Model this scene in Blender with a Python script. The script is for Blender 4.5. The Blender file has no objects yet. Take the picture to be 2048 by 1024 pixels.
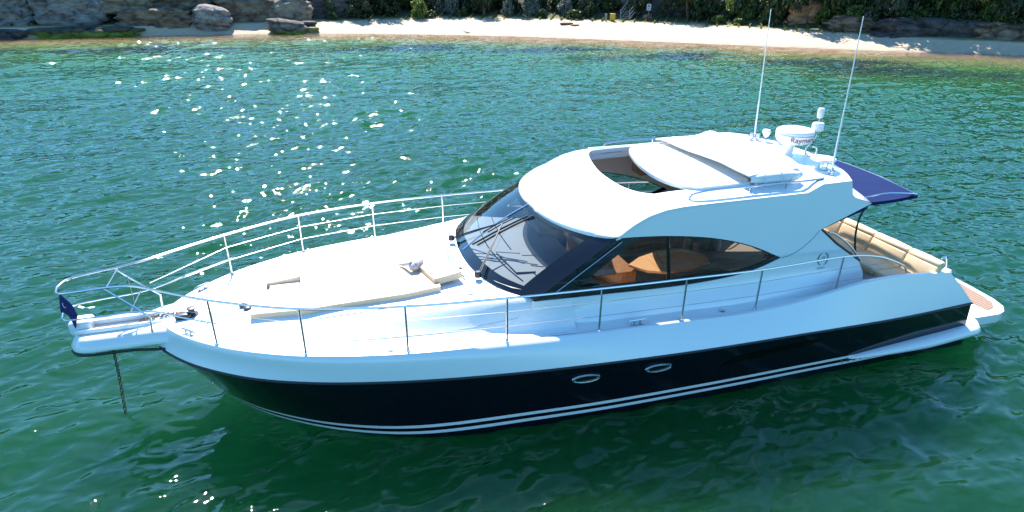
import bpy, bmesh, math, random
import numpy as np
from mathutils import Vector, Matrix, noise
from mathutils.geometry import delaunay_2d_cdt

SC = bpy.context.scene
COL = SC.collection

# ------------------------------------------------------------------ camera
cam = bpy.data.cameras.new('camera')
cam.sensor_width = 36.0
cam.lens = 36.0 * 1257.9 / 2048.0
cam.shift_y = 19.45 / 2048.0
cam.clip_start = 0.1
cam.clip_end = 3000.0
camo = bpy.data.objects.new('camera', cam)
COL.objects.link(camo)
R3 = Matrix(((-0.955039, -0.12092, 0.270702), (0.296398, -0.411138, 0.86204), (0.007058, 0.903517, 0.428493)))
camo.matrix_world = Matrix.Translation((9.0428, 8.5103, 5.7141)) @ R3.to_4x4()
SC.camera = camo

# ------------------------------------------------------------------ light
SUN_EL = math.radians(50.0)
SUN_AZ = math.radians(181.0)          # from +Y towards +X
S = Vector((math.sin(SUN_AZ) * math.cos(SUN_EL), math.cos(SUN_AZ) * math.cos(SUN_EL), math.sin(SUN_EL)))
world = bpy.data.worlds.new('World')
SC.world = world
world.use_nodes = True
wn = world.node_tree
for n in list(wn.nodes):
    wn.nodes.remove(n)
sky = wn.nodes.new('ShaderNodeTexSky')
sky.sky_type = 'NISHITA'
sky.sun_disc = False
sky.sun_elevation = SUN_EL
sky.sun_rotation = SUN_AZ
sky.air_density = 1.0
sky.dust_density = 0.35
sky.ozone_density = 5.0
bg = wn.nodes.new('ShaderNodeBackground')
bg.inputs['Strength'].default_value = 0.115
wo = wn.nodes.new('ShaderNodeOutputWorld')
tint = wn.nodes.new('ShaderNodeMix')              # clear maritime air: a deep blue sky
tint.data_type = 'RGBA'
tint.blend_type = 'MULTIPLY'
tint.inputs[0].default_value = 1.0
tint.inputs[7].default_value = (0.62, 1.0, 1.12, 1)
wn.links.new(sky.outputs[0], tint.inputs[6])
wn.links.new(tint.outputs[2], bg.inputs[0])
wn.links.new(bg.outputs[0], wo.inputs[0])
sl = bpy.data.lights.new('sun', 'SUN')
sl.energy = 5.0
sl.angle = math.radians(0.5)
sl.color = (1.0, 0.95, 0.88)
so = bpy.data.objects.new('sun', sl)
so.rotation_euler = S.to_track_quat('Z', 'Y').to_euler()
COL.objects.link(so)
SC.view_settings.view_transform = 'Standard'
SC.view_settings.look = 'None'
SC.view_settings.exposure = 1.45
SC.view_settings.gamma = 1.0
SC.cycles.use_denoising = True
SC.cycles.denoising_prefilter = "NONE"
SC.cycles.max_bounces = 8
SC.cycles.transparent_max_bounces = 24
SC.cycles.sample_clamp_indirect = 2.0
SC.cycles.use_adaptive_sampling = False
SC.cycles.caustics_reflective = False
SC.cycles.caustics_refractive = False

# ------------------------------------------------------------------ helpers
def tag(o, label=None, cat=None, group=None, kind=None):
    if label: o['label'] = label
    if cat: o['category'] = cat
    if group: o['group'] = group
    if kind: o['kind'] = kind
    return o

def empty(name, loc, label, cat, group=None):
    o = bpy.data.objects.new(name, None)
    COL.objects.link(o)
    o.location = loc
    o.empty_display_size = 0.2
    tag(o, label, cat, group)
    return o

def rootinv(p):
    m = Matrix.Identity(4)
    while p is not None:
        m = p.matrix_basis @ m
        p = p.parent
    return m.inverted()

def mobj(name, V, F, mat, parent=None, smooth=True, angle=38.0):
    """one mesh object, vertices given in world coordinates"""
    V = [Vector(v) for v in V]
    me = bpy.data.meshes.new(name)
    if parent is not None:
        mi = rootinv(parent)
        V = [mi @ v for v in V]
    me.from_pydata([tuple(v) for v in V], [], [tuple(f) for f in F])
    bm = bmesh.new(); bm.from_mesh(me)
    bmesh.ops.recalc_face_normals(bm, faces=bm.faces)
    bm.to_mesh(me); bm.free()
    if smooth:
        me.shade_smooth()
        me.set_sharp_from_angle(angle=math.radians(angle))
    mats = mat if isinstance(mat, (list, tuple)) else [mat]
    for m in mats: me.materials.append(m)
    o = bpy.data.objects.new(name, me)
    COL.objects.link(o)
    if parent is not None: o.parent = parent
    return o

class MB:
    def __init__(self): self.V = []; self.F = []
    def add(self, V, F):
        n = len(self.V); self.V += [tuple(v) for v in V]; self.F += [tuple(i + n for i in f) for f in F]; return self
    def tube(self, pts, r, n=8, cap=True, closed=False):
        P = [Vector(p) for p in pts]; N = len(P); V = []; F = []
        rr = r if isinstance(r, (list, tuple)) else [r] * N
        prev = None
        for i in range(N):
            if closed: t = P[(i + 1) % N] - P[i - 1]
            else: t = P[min(i + 1, N - 1)] - P[max(i - 1, 0)]
            t.normalize()
            if prev is None:
                a = Vector((0, 0, 1)) if abs(t.z) < .9 else Vector((1, 0, 0))
                u = t.cross(a).normalized()
            else:
                u = (prev - t * prev.dot(t)).normalized()
            prev = u; w = t.cross(u)
            for k in range(n):
                an = 2 * math.pi * k / n
                V.append(P[i] + (u * math.cos(an) + w * math.sin(an)) * rr[i])
        for i in range(N if closed else N - 1):
            j = (i + 1) % N
            for k in range(n):
                F.append((i * n + k, i * n + (k + 1) % n, j * n + (k + 1) % n, j * n + k))
        if cap and not closed:
            F.append(tuple(range(n))[::-1]); F.append(tuple((N - 1) * n + k for k in range(n)))
        return self.add(V, F)
    def box(self, c, s, rz=0.0, bev=0.0, M=None):
        bm = bmesh.new(); bmesh.ops.create_cube(bm, size=1.0)
        for v in bm.verts: v.co = Vector((v.co.x * s[0], v.co.y * s[1], v.co.z * s[2]))
        if bev > 0:
            bmesh.ops.bevel(bm, geom=list(bm.edges), offset=bev, segments=3, affect='EDGES', profile=.5)
        T = Matrix.Translation(c) @ (M if M is not None else Matrix.Rotation(rz, 4, 'Z'))
        bm.verts.ensure_lookup_table()
        self.add([T @ v.co for v in bm.verts], [[v.index for v in f.verts] for f in bm.faces]); bm.free(); return self
    def lathe(self, prof, c, n=24, M=None):
        V = []; F = []; m = len(prof)
        for k in range(n):
            a = 2 * math.pi * k / n
            for (r, z) in prof:
                p = Vector((r * math.cos(a), r * math.sin(a), z))
                if M is not None: p = M @ p
                V.append(Vector(c) + p)
        for k in range(n):
            for j in range(m - 1):
                F.append((k * m + j, ((k + 1) % n) * m + j, ((k + 1) % n) * m + j + 1, k * m + j + 1))
        if prof[0][0] > 1e-4: F.append(tuple(k * m for k in range(n))[::-1])
        if prof[-1][0] > 1e-4: F.append(tuple(k * m + m - 1 for k in range(n)))
        return self.add(V, F)
    def grid(self, rows):
        n = len(rows[0]); V = [p for r in rows for p in r]; F = []
        for i in range(len(rows) - 1):
            for j in range(n - 1):
                F.append((i * n + j, i * n + j + 1, (i + 1) * n + j + 1, (i + 1) * n + j))
        return self.add(V, F)
    def mirror(self):
        n = len(self.V); V = [(x, -y, z) for (x, y, z) in self.V]
        F = [tuple(i for i in f[::-1]) for f in self.F]
        return self.add(V, F)
    def obj(self, name, mat, parent=None, smooth=True, angle=38.0, weld=True):
        V, F = self.V, self.F
        if weld:
            key = {}; idx = []; NV = []
            for v in V:
                k = (round(v[0], 4), round(v[1], 4), round(v[2], 4))
                if k not in key: key[k] = len(NV); NV.append(v)
                idx.append(key[k])
            NF = []
            for f in F:
                g = []
                for i in f:
                    j = idx[i]
                    if j not in g: g.append(j)
                if len(g) > 2: NF.append(g)
            V, F = NV, NF
        return mobj(name, V, F, mat, parent, smooth, angle)

def catmull(pts, n=None, step=None):
    P = np.array(pts, float); d = np.sqrt(np.linalg.norm(np.diff(P, axis=0), axis=1)); t = np.concatenate([[0], np.cumsum(d)])
    # hermite with chord parametrisation
    m = np.zeros_like(P)
    for i in range(len(P)):
        if i == 0: m[i] = (P[1] - P[0]) / (t[1] - t[0])
        elif i == len(P) - 1: m[i] = (P[-1] - P[-2]) / (t[-1] - t[-2])
        else:
            a = (P[i] - P[i - 1]) / (t[i] - t[i - 1]); b = (P[i + 1] - P[i]) / (t[i + 1] - t[i])
            m[i] = (a * (t[i + 1] - t[i]) + b * (t[i] - t[i - 1])) / (t[i + 1] - t[i - 1])
    T = np.linspace(0, t[-1], 800); out = []
    for q in T:
        i = min(max(np.searchsorted(t, q) - 1, 0), len(P) - 2); h = t[i + 1] - t[i]; s = (q - t[i]) / h
        out.append((2*s**3 - 3*s**2 + 1) * P[i] + (s**3 - 2*s**2 + s) * h * m[i] + (-2*s**3 + 3*s**2) * P[i+1] + (s**3 - s**2) * h * m[i+1])
    out = np.array(out); L = np.concatenate([[0], np.cumsum(np.linalg.norm(np.diff(out, axis=0), axis=1))])
    if n is None: n = max(2, int(round(L[-1] / step)) + 1)
    q = np.linspace(0, L[-1], n)
    return np.stack([np.interp(q, L, out[:, k]) for k in range(P.shape[1])], 1)

def F1(xk, yk):
    xk = np.array(xk, float); yk = np.array(yk, float); o = np.argsort(xk); xk = xk[o]; yk = yk[o]
    c = None
    def f(x): return float(np.interp(x, xk, yk))
    return f

def smoothF(xk, yk):
    """smooth single valued curve through points, x ascending"""
    o = np.argsort(xk); P = catmull(np.stack([np.array(xk, float)[o], np.array(yk, float)[o]], 1), 400)
    return lambda x: float(np.interp(x, P[:, 0], P[:, 1]))

def sst(a, b, x):
    t = min(max((x - a) / (b - a), 0.0), 1.0); return t * t * (3 - 2 * t)

def pip(x, y, poly):
    c = False; n = len(poly); j = n - 1
    for i in range(n):
        xi, yi = poly[i]; xj, yj = poly[j]
        if (yi > y) != (yj > y) and x < (xj - xi) * (y - yi) / (yj - yi) + xi: c = not c
        j = i
    return c

def dens(poly, step, closed=True):
    out = []; n = len(poly)
    for i in range(n if closed else n - 1):
        a = poly[i]; b = poly[(i + 1) % n]; L = math.hypot(b[0] - a[0], b[1] - a[1]); k = max(1, int(round(L / step)))
        for q in range(k): out.append((a[0] + (b[0] - a[0]) * q / k, a[1] + (b[1] - a[1]) * q / k))
    if not closed: out.append(tuple(poly[-1]))
    return out

def sheet(mb, poly, fmap, step=0.07, holes=(), thick=None):
    """triangulated sheet over polygon (u,v) mapped by fmap(u,v)->xyz; thick = offset vector or function"""
    loops = [dens([tuple(p) for p in poly], step)] + [dens([tuple(p) for p in h], step) for h in holes]
    vs = []; es = []
    for lp in loops:
        n0 = len(vs); vs += lp; es += [(n0 + i, n0 + (i + 1) % len(lp)) for i in range(len(lp))]
    us = [p[0] for p in loops[0]]; ws = [p[1] for p in loops[0]]
    bnd = np.array(vs)
    u = min(us) + step * .5
    row = 0
    while u < max(us):
        w = min(ws) + step * (.5 if row % 2 else .25)
        while w < max(ws):
            if pip(u, w, loops[0]) and not any(pip(u, w, h) for h in loops[1:]):
                if np.min((bnd[:, 0] - u) ** 2 + (bnd[:, 1] - w) ** 2) > (step * .55) ** 2: vs.append((u, w))
            w += step
        u += step; row += 1
    r = delaunay_2d_cdt([Vector(v) for v in vs], es, [], 0, 1e-6)
    V2, FF = r[0], r[2]; keep = []
    for f in FF:
        cx = sum(V2[i].x for i in f) / len(f); cy = sum(V2[i].y for i in f) / len(f)
        if pip(cx, cy, loops[0]) and not any(pip(cx, cy, h) for h in loops[1:]): keep.append(tuple(f))
    V = [Vector(fmap(v.x, v.y)) for v in V2]
    if thick is None: return mb.add(V, keep)
    n = len(V); W = [v + Vector(thick(v) if callable(thick) else thick) for v in V]
    cnt = {}
    for f in keep:
        for i in range(len(f)):
            e = (f[i], f[(i + 1) % len(f)]); cnt[e] = cnt.get(e, 0) + 1
    F = list(keep) + [tuple(i + n for i in f[::-1]) for f in keep]
    for (a, b) in cnt:
        if (b, a) not in cnt: F.append((b, a, a + n, b + n))
    return mb.add(V + W, F)

# ------------------------------------------------------------------ materials
def nodes(m):
    m.use_nodes = True; return m.node_tree, m.node_tree.nodes.get('Principled BSDF')

def mat(name, col, rough=.5, metal=0.0, coat=0.0, spec=.5, var=0.0, vscale=3.0, bump=0.0, bscale=40.0, sheen=0.0):
    m = bpy.data.materials.new(name); t, b = nodes(m)
    b.inputs['Base Color'].default_value = (*col, 1); b.inputs['Roughness'].default_value = rough
    b.inputs['Metallic'].default_value = metal; b.inputs['Coat Weight'].default_value = coat
    b.inputs['Coat Roughness'].default_value = .03
    b.inputs['Specular IOR Level'].default_value = spec
    if sheen: b.inputs['Sheen Weight'].default_value = sheen
    if var or bump:
        tc = t.nodes.new('ShaderNodeTexCoord')
    if var:
        nz = t.nodes.new('ShaderNodeTexNoise'); nz.inputs['Scale'].default_value = vscale; nz.inputs['Detail'].default_value = 6
        t.links.new(tc.outputs['Object'], nz.inputs['Vector'])
        rp = t.nodes.new('ShaderNodeValToRGB')
        rp.color_ramp.elements[0].position = .3; rp.color_ramp.elements[1].position = .7
        rp.color_ramp.elements[0].color = (*[c * (1 - var) for c in col], 1); rp.color_ramp.elements[1].color = (*[min(1, c * (1 + var)) for c in col], 1)
        t.links.new(nz.outputs['Fac'], rp.inputs[0]); t.links.new(rp.outputs[0], b.inputs['Base Color'])
    if bump:
        n2 = t.nodes.new('ShaderNodeTexNoise'); n2.inputs['Scale'].default_value = bscale; n2.inputs['Detail'].default_value = 4
        t.links.new(tc.outputs['Object'], n2.inputs['Vector'])
        bp_ = t.nodes.new('ShaderNodeBump'); bp_.inputs['Strength'].default_value = bump; bp_.inputs['Distance'].default_value = .02
        t.links.new(n2.outputs['Fac'], bp_.inputs['Height']); t.links.new(bp_.outputs[0], b.inputs['Normal'])
    return m

def glass(name, tint, refl=1.0, rough=0.0):
    m = bpy.data.materials.new(name); m.use_nodes = True; t = m.node_tree
    for n in list(t.nodes): t.nodes.remove(n)
    o = t.nodes.new('ShaderNodeOutputMaterial'); mx = t.nodes.new('ShaderNodeMixShader')
    tr = t.nodes.new('ShaderNodeBsdfTransparent'); tr.inputs[0].default_value = (*tint, 1)
    gl = t.nodes.new('ShaderNodeBsdfGlossy'); gl.inputs['Roughness'].default_value = rough
    fr = t.nodes.new('ShaderNodeFresnel'); gm = t.nodes.new('ShaderNodeNewGeometry'); io = t.nodes.new('ShaderNodeMapRange')   # thin pane: same on both faces
    io.inputs[3].default_value = 1.52; io.inputs[4].default_value = 1 / 1.52; t.links.new(gm.outputs['Backfacing'], io.inputs[0]); t.links.new(io.outputs[0], fr.inputs[0])
    ml = t.nodes.new('ShaderNodeMath'); ml.operation = 'MULTIPLY'; ml.inputs[1].default_value = refl; ml.use_clamp = True
    t.links.new(fr.outputs[0], ml.inputs[0]); t.links.new(ml.outputs[0], mx.inputs[0])
    t.links.new(tr.outputs[0], mx.inputs[1]); t.links.new(gl.outputs[0], mx.inputs[2]); t.links.new(mx.outputs[0], o.inputs[0])
    return m

def wood(name, c1, c2, rough=.3, axis='X', scale=1.0):
    m = bpy.data.materials.new(name); t, b = nodes(m)
    tc = t.nodes.new('ShaderNodeTexCoord'); mp = t.nodes.new('ShaderNodeMapping')
    mp.inputs['Scale'].default_value = {'X': (1.5, 22, 22), 'Y': (22, 1.5, 22), 'Z': (22, 22, 1.5)}[axis]
    nz = t.nodes.new('ShaderNodeTexNoise'); nz.inputs['Scale'].default_value = scale; nz.inputs['Detail'].default_value = 5
    rp = t.nodes.new('ShaderNodeValToRGB'); rp.color_ramp.elements[0].color = (*c1, 1); rp.color_ramp.elements[1].color = (*c2, 1)
    rp.color_ramp.elements[0].position = .3; rp.color_ramp.elements[1].position = .7
    t.links.new(tc.outputs['Object'], mp.inputs[0]); t.links.new(mp.outputs[0], nz.inputs['Vector'])
    t.links.new(nz.outputs['Fac'], rp.inputs[0]); t.links.new(rp.outputs[0], b.inputs['Base Color'])
    b.inputs['Roughness'].default_value = rough; b.inputs['Coat Weight'].default_value = .4
    return m

M_WHITE = mat('white_gelcoat', (.80, .80, .79), .22, coat=.5, var=.015, vscale=1.2)
M_DECK = mat('white_nonslip', (.78, .78, .765), .5, var=.02, vscale=6, bump=.15, bscale=220)
M_NAVY = mat('dark_navy_gelcoat', (.003, .0032, .009), .07, coat=0.0, spec=.38)
M_BLACK = mat('black_frit', (.006, .007, .011), .10, coat=.3)
M_RUB = mat('black_rubber', (.012, .012, .014), .5)
M_STEEL = mat('stainless_steel', (.55, .55, .56), .16, metal=1.0)
M_WIRE = mat('steel_wire', (.42, .43, .45), .35, metal=1.0)
M_CHAIN = mat('rusty_chain', (.13, .085, .055), .65, metal=.4, var=.5, vscale=60)
M_TAN = mat('tan_leather', (.82, .60, .37), .5, var=.04, vscale=4, bump=.2, bscale=60)
M_PAD = mat('cream_cushion_top', (.72, .53, .36), .6, var=.03, vscale=5, bump=.2, bscale=90)
M_CANVAS = mat('white_canvas', (.80, .80, .78), .8, var=.02, vscale=5, bump=.25, bscale=150)
M_NAVYC = mat('navy_canvas', (.007, .018, .078), .85, spec=.1, var=.08, vscale=4, bump=.25, bscale=140)
M_CREAM = mat('cream_liner', (.62, .50, .38), .6, var=.04, vscale=4)
M_SEAM = mat('pale_seam', (.50, .53, .57), .6)
M_GREY = mat('grey_vinyl', (.17, .18, .19), .55, var=.05, vscale=5)
M_CARPET = mat('beige_carpet', (.30, .26, .21), .9, var=.1, vscale=25)
M_CHERRY = wood('cherry_wood', (.28, .125, .055), (.42, .215, .105), .3, 'Z')
M_TABLE = wood('table_cherry', (.60, .33, .15), (.72, .43, .21), .25, 'Y')
M_PLAST = mat('white_plastic', (.78, .78, .77), .35)
M_DKPLAST = mat('dark_plastic', (.02, .02, .022), .4)
M_LETTER = mat('burgundy_lettering', (.16, .012, .03), .4)
M_EMBLEM = mat('grey_emblem', (.16, .21, .28), .3, metal=.3)
M_WGLASS = glass('windshield_glass', (.68, .73, .76), 1.3)
M_SGLASS = glass('smoked_window_glass', (.46, .44, .42), .9)
M_VINYL = glass('clear_vinyl', (.86, .86, .84), 1.5, .02)
M_TOWEL = mat('striped_towel', (.42, .40, .42), .9, var=.35, vscale=14, bump=.5, bscale=60)
M_FLAG = mat('navy_flag', (.012, .018, .13), .7)
M_FLAGW = mat('pale_flag_print', (.45, .42, .55), .7)

def teak_mat():
    m = bpy.data.materials.new('teak_planks'); t, b = nodes(m)
    tc = t.nodes.new('ShaderNodeTexCoord'); sp = t.nodes.new('ShaderNodeSeparateXYZ'); t.links.new(tc.outputs['Object'], sp.inputs[0])
    mu = t.nodes.new('ShaderNodeMath'); mu.operation = 'MULTIPLY'; mu.inputs[1].default_value = 1 / .075; t.links.new(sp.outputs['X'], mu.inputs[0])
    fr = t.nodes.new('ShaderNodeMath'); fr.operation = 'FRACT'; t.links.new(mu.outputs[0], fr.inputs[0])
    gt = t.nodes.new('ShaderNodeMath'); gt.operation = 'GREATER_THAN'; gt.inputs[1].default_value = .28; t.links.new(fr.outputs[0], gt.inputs[0])
    nz = t.nodes.new('ShaderNodeTexNoise'); nz.inputs['Scale'].default_value = 9; t.links.new(tc.outputs['Object'], nz.inputs['Vector'])
    rp = t.nodes.new('ShaderNodeValToRGB'); rp.color_ramp.elements[0].color = (.24, .14, .09, 1); rp.color_ramp.elements[1].color = (.34, .21, .14, 1)
    t.links.new(nz.outputs['Fac'], rp.inputs[0])
    mx = t.nodes.new('ShaderNodeMix'); mx.data_type = 'RGBA'; mx.inputs[6].default_value = (.07, .05, .045, 1)
    t.links.new(gt.outputs[0], mx.inputs[0]); t.links.new(rp.outputs[0], mx.inputs[7]); t.links.new(mx.outputs[2], b.inputs['Base Color'])
    b.inputs['Roughness'].default_value = .7
    return m
M_TEAK = teak_mat()

# ------------------------------------------------------------------ shore line
SHORE = catmull([(120, -54), (60, -56), (32.53, -57.0), (23.62, -56.9), (17.21, -56.8), (7.21, -55.9), (-1.62, -52.92), (-8.02, -50.02), (-15.43, -45.3), (-19.28, -42.55), (-25.7, -37.9),
                 (-32.04, -33.5), (-36.59, -30.71), (-42.16, -27.14), (-60, -14), (-90, 10), (-140, 60)], step=1.0)
_sx = SHORE[:, 0]; _sy = SHORE[:, 1]
_tan = np.gradient(SHORE, axis=0); _tan /= np.linalg.norm(_tan, axis=1)[:, None]
_nrm = np.stack([_tan[:, 1], -_tan[:, 0]], 1)          # inland or seaward, fixed below
if _nrm[20, 1] > 0: _nrm = -_nrm                        # inland = towards -y
def shore_pt(x, d):
    """point on land d metres behind the waterline, entered by the shore's x"""
    i = int(np.argmin(np.abs(_sx - x))); return SHORE[i] + _nrm[i] * d

def shore_dist(P):
    """signed distance, positive on the water side"""
    out = np.empty(len(P))
    for a in range(0, len(P), 20000):
        q = P[a:a + 20000]; d2 = (q[:, None, 0] - _sx[None]) ** 2 + (q[:, None, 1] - _sy[None]) ** 2
        i = d2.argmin(1); v = q - SHORE[i]
        out[a:a + 20000] = -np.einsum('ij,ij->i', v, _nrm[i])
        # true distance with that sign
        out[a:a + 20000] = np.sign(out[a:a + 20000]) * np.sqrt(d2[np.arange(len(q)), i])
    return out

# ------------------------------------------------------------------ water
def build_water():
    def axis(stops):
        v = [stops[0][0]]
        def stp(x):
            return float(np.interp(x, [s[0] for s in stops], [s[1] for s in stops]))
        while v[-1] < stops[-1][0]: v.append(v[-1] + stp(v[-1]))
        return np.array(v)
    xs = axis([(-400, 40), (-90, 4), (-52, .16), (-25, .11), (-5, .055), (14, .055), (25, .10), (38, .16), (70, 4), (400, 40)])
    ys = axis([(-62, .25), (-56, .12), (-25, .085), (-6, .05), (5, .05), (7, .12), (20, 1.2), (60, 8), (400, 40)])
    X, Y = np.meshgrid(xs, ys); nx, ny = len(xs), len(ys)
    dx = np.gradient(xs)[None, :] + 0 * Y; dy = np.gradient(ys)[:, None] + 0 * X
    sp = np.maximum(dx, dy)
    rng = np.random.default_rng(11)
    Z = np.zeros_like(X); DX = np.zeros_like(X); DY = np.zeros_like(X)
    # patchy wind: slow modulation of the chop
    gust = .80 + .42 * np.sin(X * .16 + Y * .37 + 1.0) * np.sin(X * -.11 + Y * .23 + .6) + .25 * np.sin(X * .4 - Y * .62)
    for k in range(96):
        lam = math.exp(rng.uniform(math.log(.16), math.log(2.2)))
        th = math.radians(100 + rng.normal(0, 28)) if k % 4 else math.radians(rng.uniform(0, 360))
        kk = 2 * math.pi / lam; s = WAVE_S * (.85 if lam < .35 else 1.1 if lam < 1.6 else .7)
        a = s / kk * rng.uniform(.6, 1.3)
        ph = kk * (X * math.cos(th) + Y * math.sin(th)) + rng.uniform(0, 6.28)
        att = np.clip((lam / sp - 2.0) / 1.5, 0, 1) * (gust if lam < 1.5 else 1)
        Z += a * att * (np.cos(ph) + (.30 * np.sin(2 * ph) if lam > .3 and k % 4 else 0))     # steeper leading faces
        DX -= a * att * math.cos(th) * np.sin(ph) * .9; DY -= a * att * math.sin(th) * np.sin(ph) * .9
    P = np.stack([X.ravel(), Y.ravel()], 1)
    sd = shore_dist(P)
    calm = np.clip((sd + .3) / 5, .12, 1).reshape(X.shape)
    V = np.stack([X + DX * calm, Y + DY * calm, Z * calm], -1).reshape(-1, 3).astype(np.float32)
    idx = np.arange(nx * ny).reshape(ny, nx)
    Q = np.stack([idx[:-1, :-1], idx[:-1, 1:], idx[1:, 1:], idx[1:, :-1]], -1).reshape(-1, 4)
    far = sd.reshape(ny, nx); cell = np.maximum.reduce([far[:-1, :-1], far[1:, 1:], far[1:, :-1], far[:-1, 1:]]).ravel()
    Q = Q[cell > -3.0]
    me = bpy.data.meshes.new('water'); me.vertices.add(len(V)); me.vertices.foreach_set('co', V.ravel())
    me.loops.add(Q.size); me.loops.foreach_set('vertex_index', Q.ravel().astype(np.int32))
    me.polygons.add(len(Q)); me.polygons.foreach_set('loop_start', np.arange(0, Q.size, 4, dtype=np.int32))
    me.update(calc_edges=True); me.validate()
    at = me.attributes.new('offshore', 'FLOAT', 'POINT'); at.data.foreach_set('value', sd.astype(np.float32))
    me.shade_smooth()
    m = bpy.data.materials.new('sea_water'); t, b = nodes(m)
    L = t.links.new
    A = t.nodes.new('ShaderNodeAttribute'); A.attribute_name = 'offshore'
    tc = t.nodes.new('ShaderNodeNewGeometry')
    nz = t.nodes.new('ShaderNodeTexNoise'); nz.inputs['Scale'].default_value = .16; nz.inputs['Detail'].default_value = 5; L(tc.outputs['Position'], nz.inputs['Vector'])
    # seabed seen through the shallows: distance from the beach plus uneven sand
    ad = t.nodes.new('ShaderNodeMath'); ad.operation = 'MULTIPLY_ADD'; ad.inputs[1].default_value = 7.0; L(nz.outputs['Fac'], ad.inputs[0])
    sb = t.nodes.new('ShaderNodeMath'); sb.operation = 'SUBTRACT'; sb.inputs[1].default_value = 3.5; L(A.outputs['Fac'], sb.inputs[0]); L(sb.outputs[0], ad.inputs[2])
    dv = t.nodes.new('ShaderNodeMath'); dv.operation = 'DIVIDE'; dv.inputs[1].default_value = 75.0; L(ad.outputs[0], dv.inputs[0])
    rp = t.nodes.new('ShaderNodeValToRGB'); cr = rp.color_ramp
    stops = [(0.0, (.27, .215, .125)), (.03, (.20, .17, .08)), (.075, (.10, .13, .05)), (.14, (.032, .090, .030)), (.27, (.013, .068, .020)), (.5, (.0055, .044, .0155)), (1.0, (.0036, .040, .0180))]
    cr.elements[0].position = 0; cr.elements[0].color = (*stops[0][1], 1); cr.elements[1].position = 1; cr.elements[1].color = (*stops[-1][1], 1)
    for p, c in stops[1:-1]:
        e = cr.elements.new(p); e.color = (*c, 1)
    L(dv.outputs[0], rp.inputs[0])
    # seagrass band
    mp = t.nodes.new('ShaderNodeMapping'); mp.inputs['Scale'].default_value = (.10, .22, .1); mp.inputs['Rotation'].default_value = (0, 0, .35); L(tc.outputs['Position'], mp.inputs[0])
    n2 = t.nodes.new('ShaderNodeTexNoise'); n2.inputs['Scale'].default_value = 1.0; n2.inputs['Detail'].default_value = 6; n2.inputs['Roughness'].default_value = .62; L(mp.outputs[0], n2.inputs['Vector'])
    g1 = t.nodes.new('ShaderNodeMapRange'); g1.interpolation_type = 'SMOOTHSTEP'; g1.inputs[1].default_value = .46; g1.inputs[2].default_value = .58; L(n2.outputs['Fac'], g1.inputs[0])
    g2 = t.nodes.new('ShaderNodeMapRange'); g2.interpolation_type = 'SMOOTHSTEP'; g2.inputs[1].default_value = 5.0; g2.inputs[2].default_value = 7.5; L(A.outputs['Fac'], g2.inputs[0])
    g3 = t.nodes.new('ShaderNodeMapRange'); g3.interpolation_type = 'SMOOTHSTEP'; g3.inputs[1].default_value = 16.0; g3.inputs[2].default_value = 11.0; L(A.outputs['Fac'], g3.inputs[0])
    m1 = t.nodes.new('ShaderNodeMath'); m1.operation = 'MULTIPLY'; L(g1.outputs[0], m1.inputs[0]); L(g2.outputs[0], m1.inputs[1])
    m2 = t.nodes.new('ShaderNodeMath'); m2.operation = 'MULTIPLY'; L(m1.outputs[0], m2.inputs[0]); L(g3.outputs[0], m2.inputs[1])
    mx = t.nodes.new('ShaderNodeMix'); mx.data_type = 'RGBA'; mx.inputs[7].default_value = (.012, .030, .034, 1)
    m3 = t.nodes.new('ShaderNodeMath'); m3.operation = 'MULTIPLY'; m3.inputs[1].default_value = .85; L(m2.outputs[0], m3.inputs[0])
    L(m3.outputs[0], mx.inputs[0]); L(rp.outputs[0], mx.inputs[6]); L(mx.outputs[2], b.inputs['Base Color'])
    b.inputs['Roughness'].default_value = .03; b.inputs['IOR'].default_value = 1.333
    b.inputs['Subsurface Weight'].default_value = 1.0; b.inputs['Subsurface Radius'].default_value = (16.0, 40.0, 30.0); b.inputs['Subsurface Scale'].default_value = 1.0
    b.inputs['Specular IOR Level'].default_value = .5
    # ripples too small for the mesh: crested wavelets plus fine isotropic chop
    def ridge(scale, sx, sy, rot, det):
        mp3 = t.nodes.new('ShaderNodeMapping'); mp3.inputs['Scale'].default_value = (sx, sy, 1); mp3.inputs['Rotation'].default_value = (0, 0, rot); L(tc.outputs['Position'], mp3.inputs[0])
        n = t.nodes.new('ShaderNodeTexNoise'); n.inputs['Scale'].default_value = scale; n.inputs['Detail'].default_value = det; n.inputs['Roughness'].default_value = .5; n.inputs['Distortion'].default_value = .5; L(mp3.outputs[0], n.inputs['Vector'])
        return n.outputs['Fac']
    r1 = ridge(2.0, .55, 1.25, .12, 1.0); r2 = ridge(5.0, .8, 1.15, -.3, 0.0)
    b1 = t.nodes.new('ShaderNodeBump'); b1.inputs['Strength'].default_value = 1.0; b1.inputs['Distance'].default_value = RIPPLE; L(r1, b1.inputs['Height'])
    bu = t.nodes.new('ShaderNodeBump'); bu.inputs['Strength'].default_value = 1.0; bu.inputs['Distance'].default_value = CHOP; L(r2, bu.inputs['Height'])
    L(b1.outputs[0], bu.inputs['Normal']); L(bu.outputs[0], b.inputs['Normal'])
    me.materials.append(m)
    o = bpy.data.objects.new('water', me); COL.objects.link(o)
    tag(o, 'green sheltered sea water rippling around the moored yacht', kind='structure')
WAVE_S = .033
RIPPLE = .045
CHOP = .024
build_water()
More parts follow.
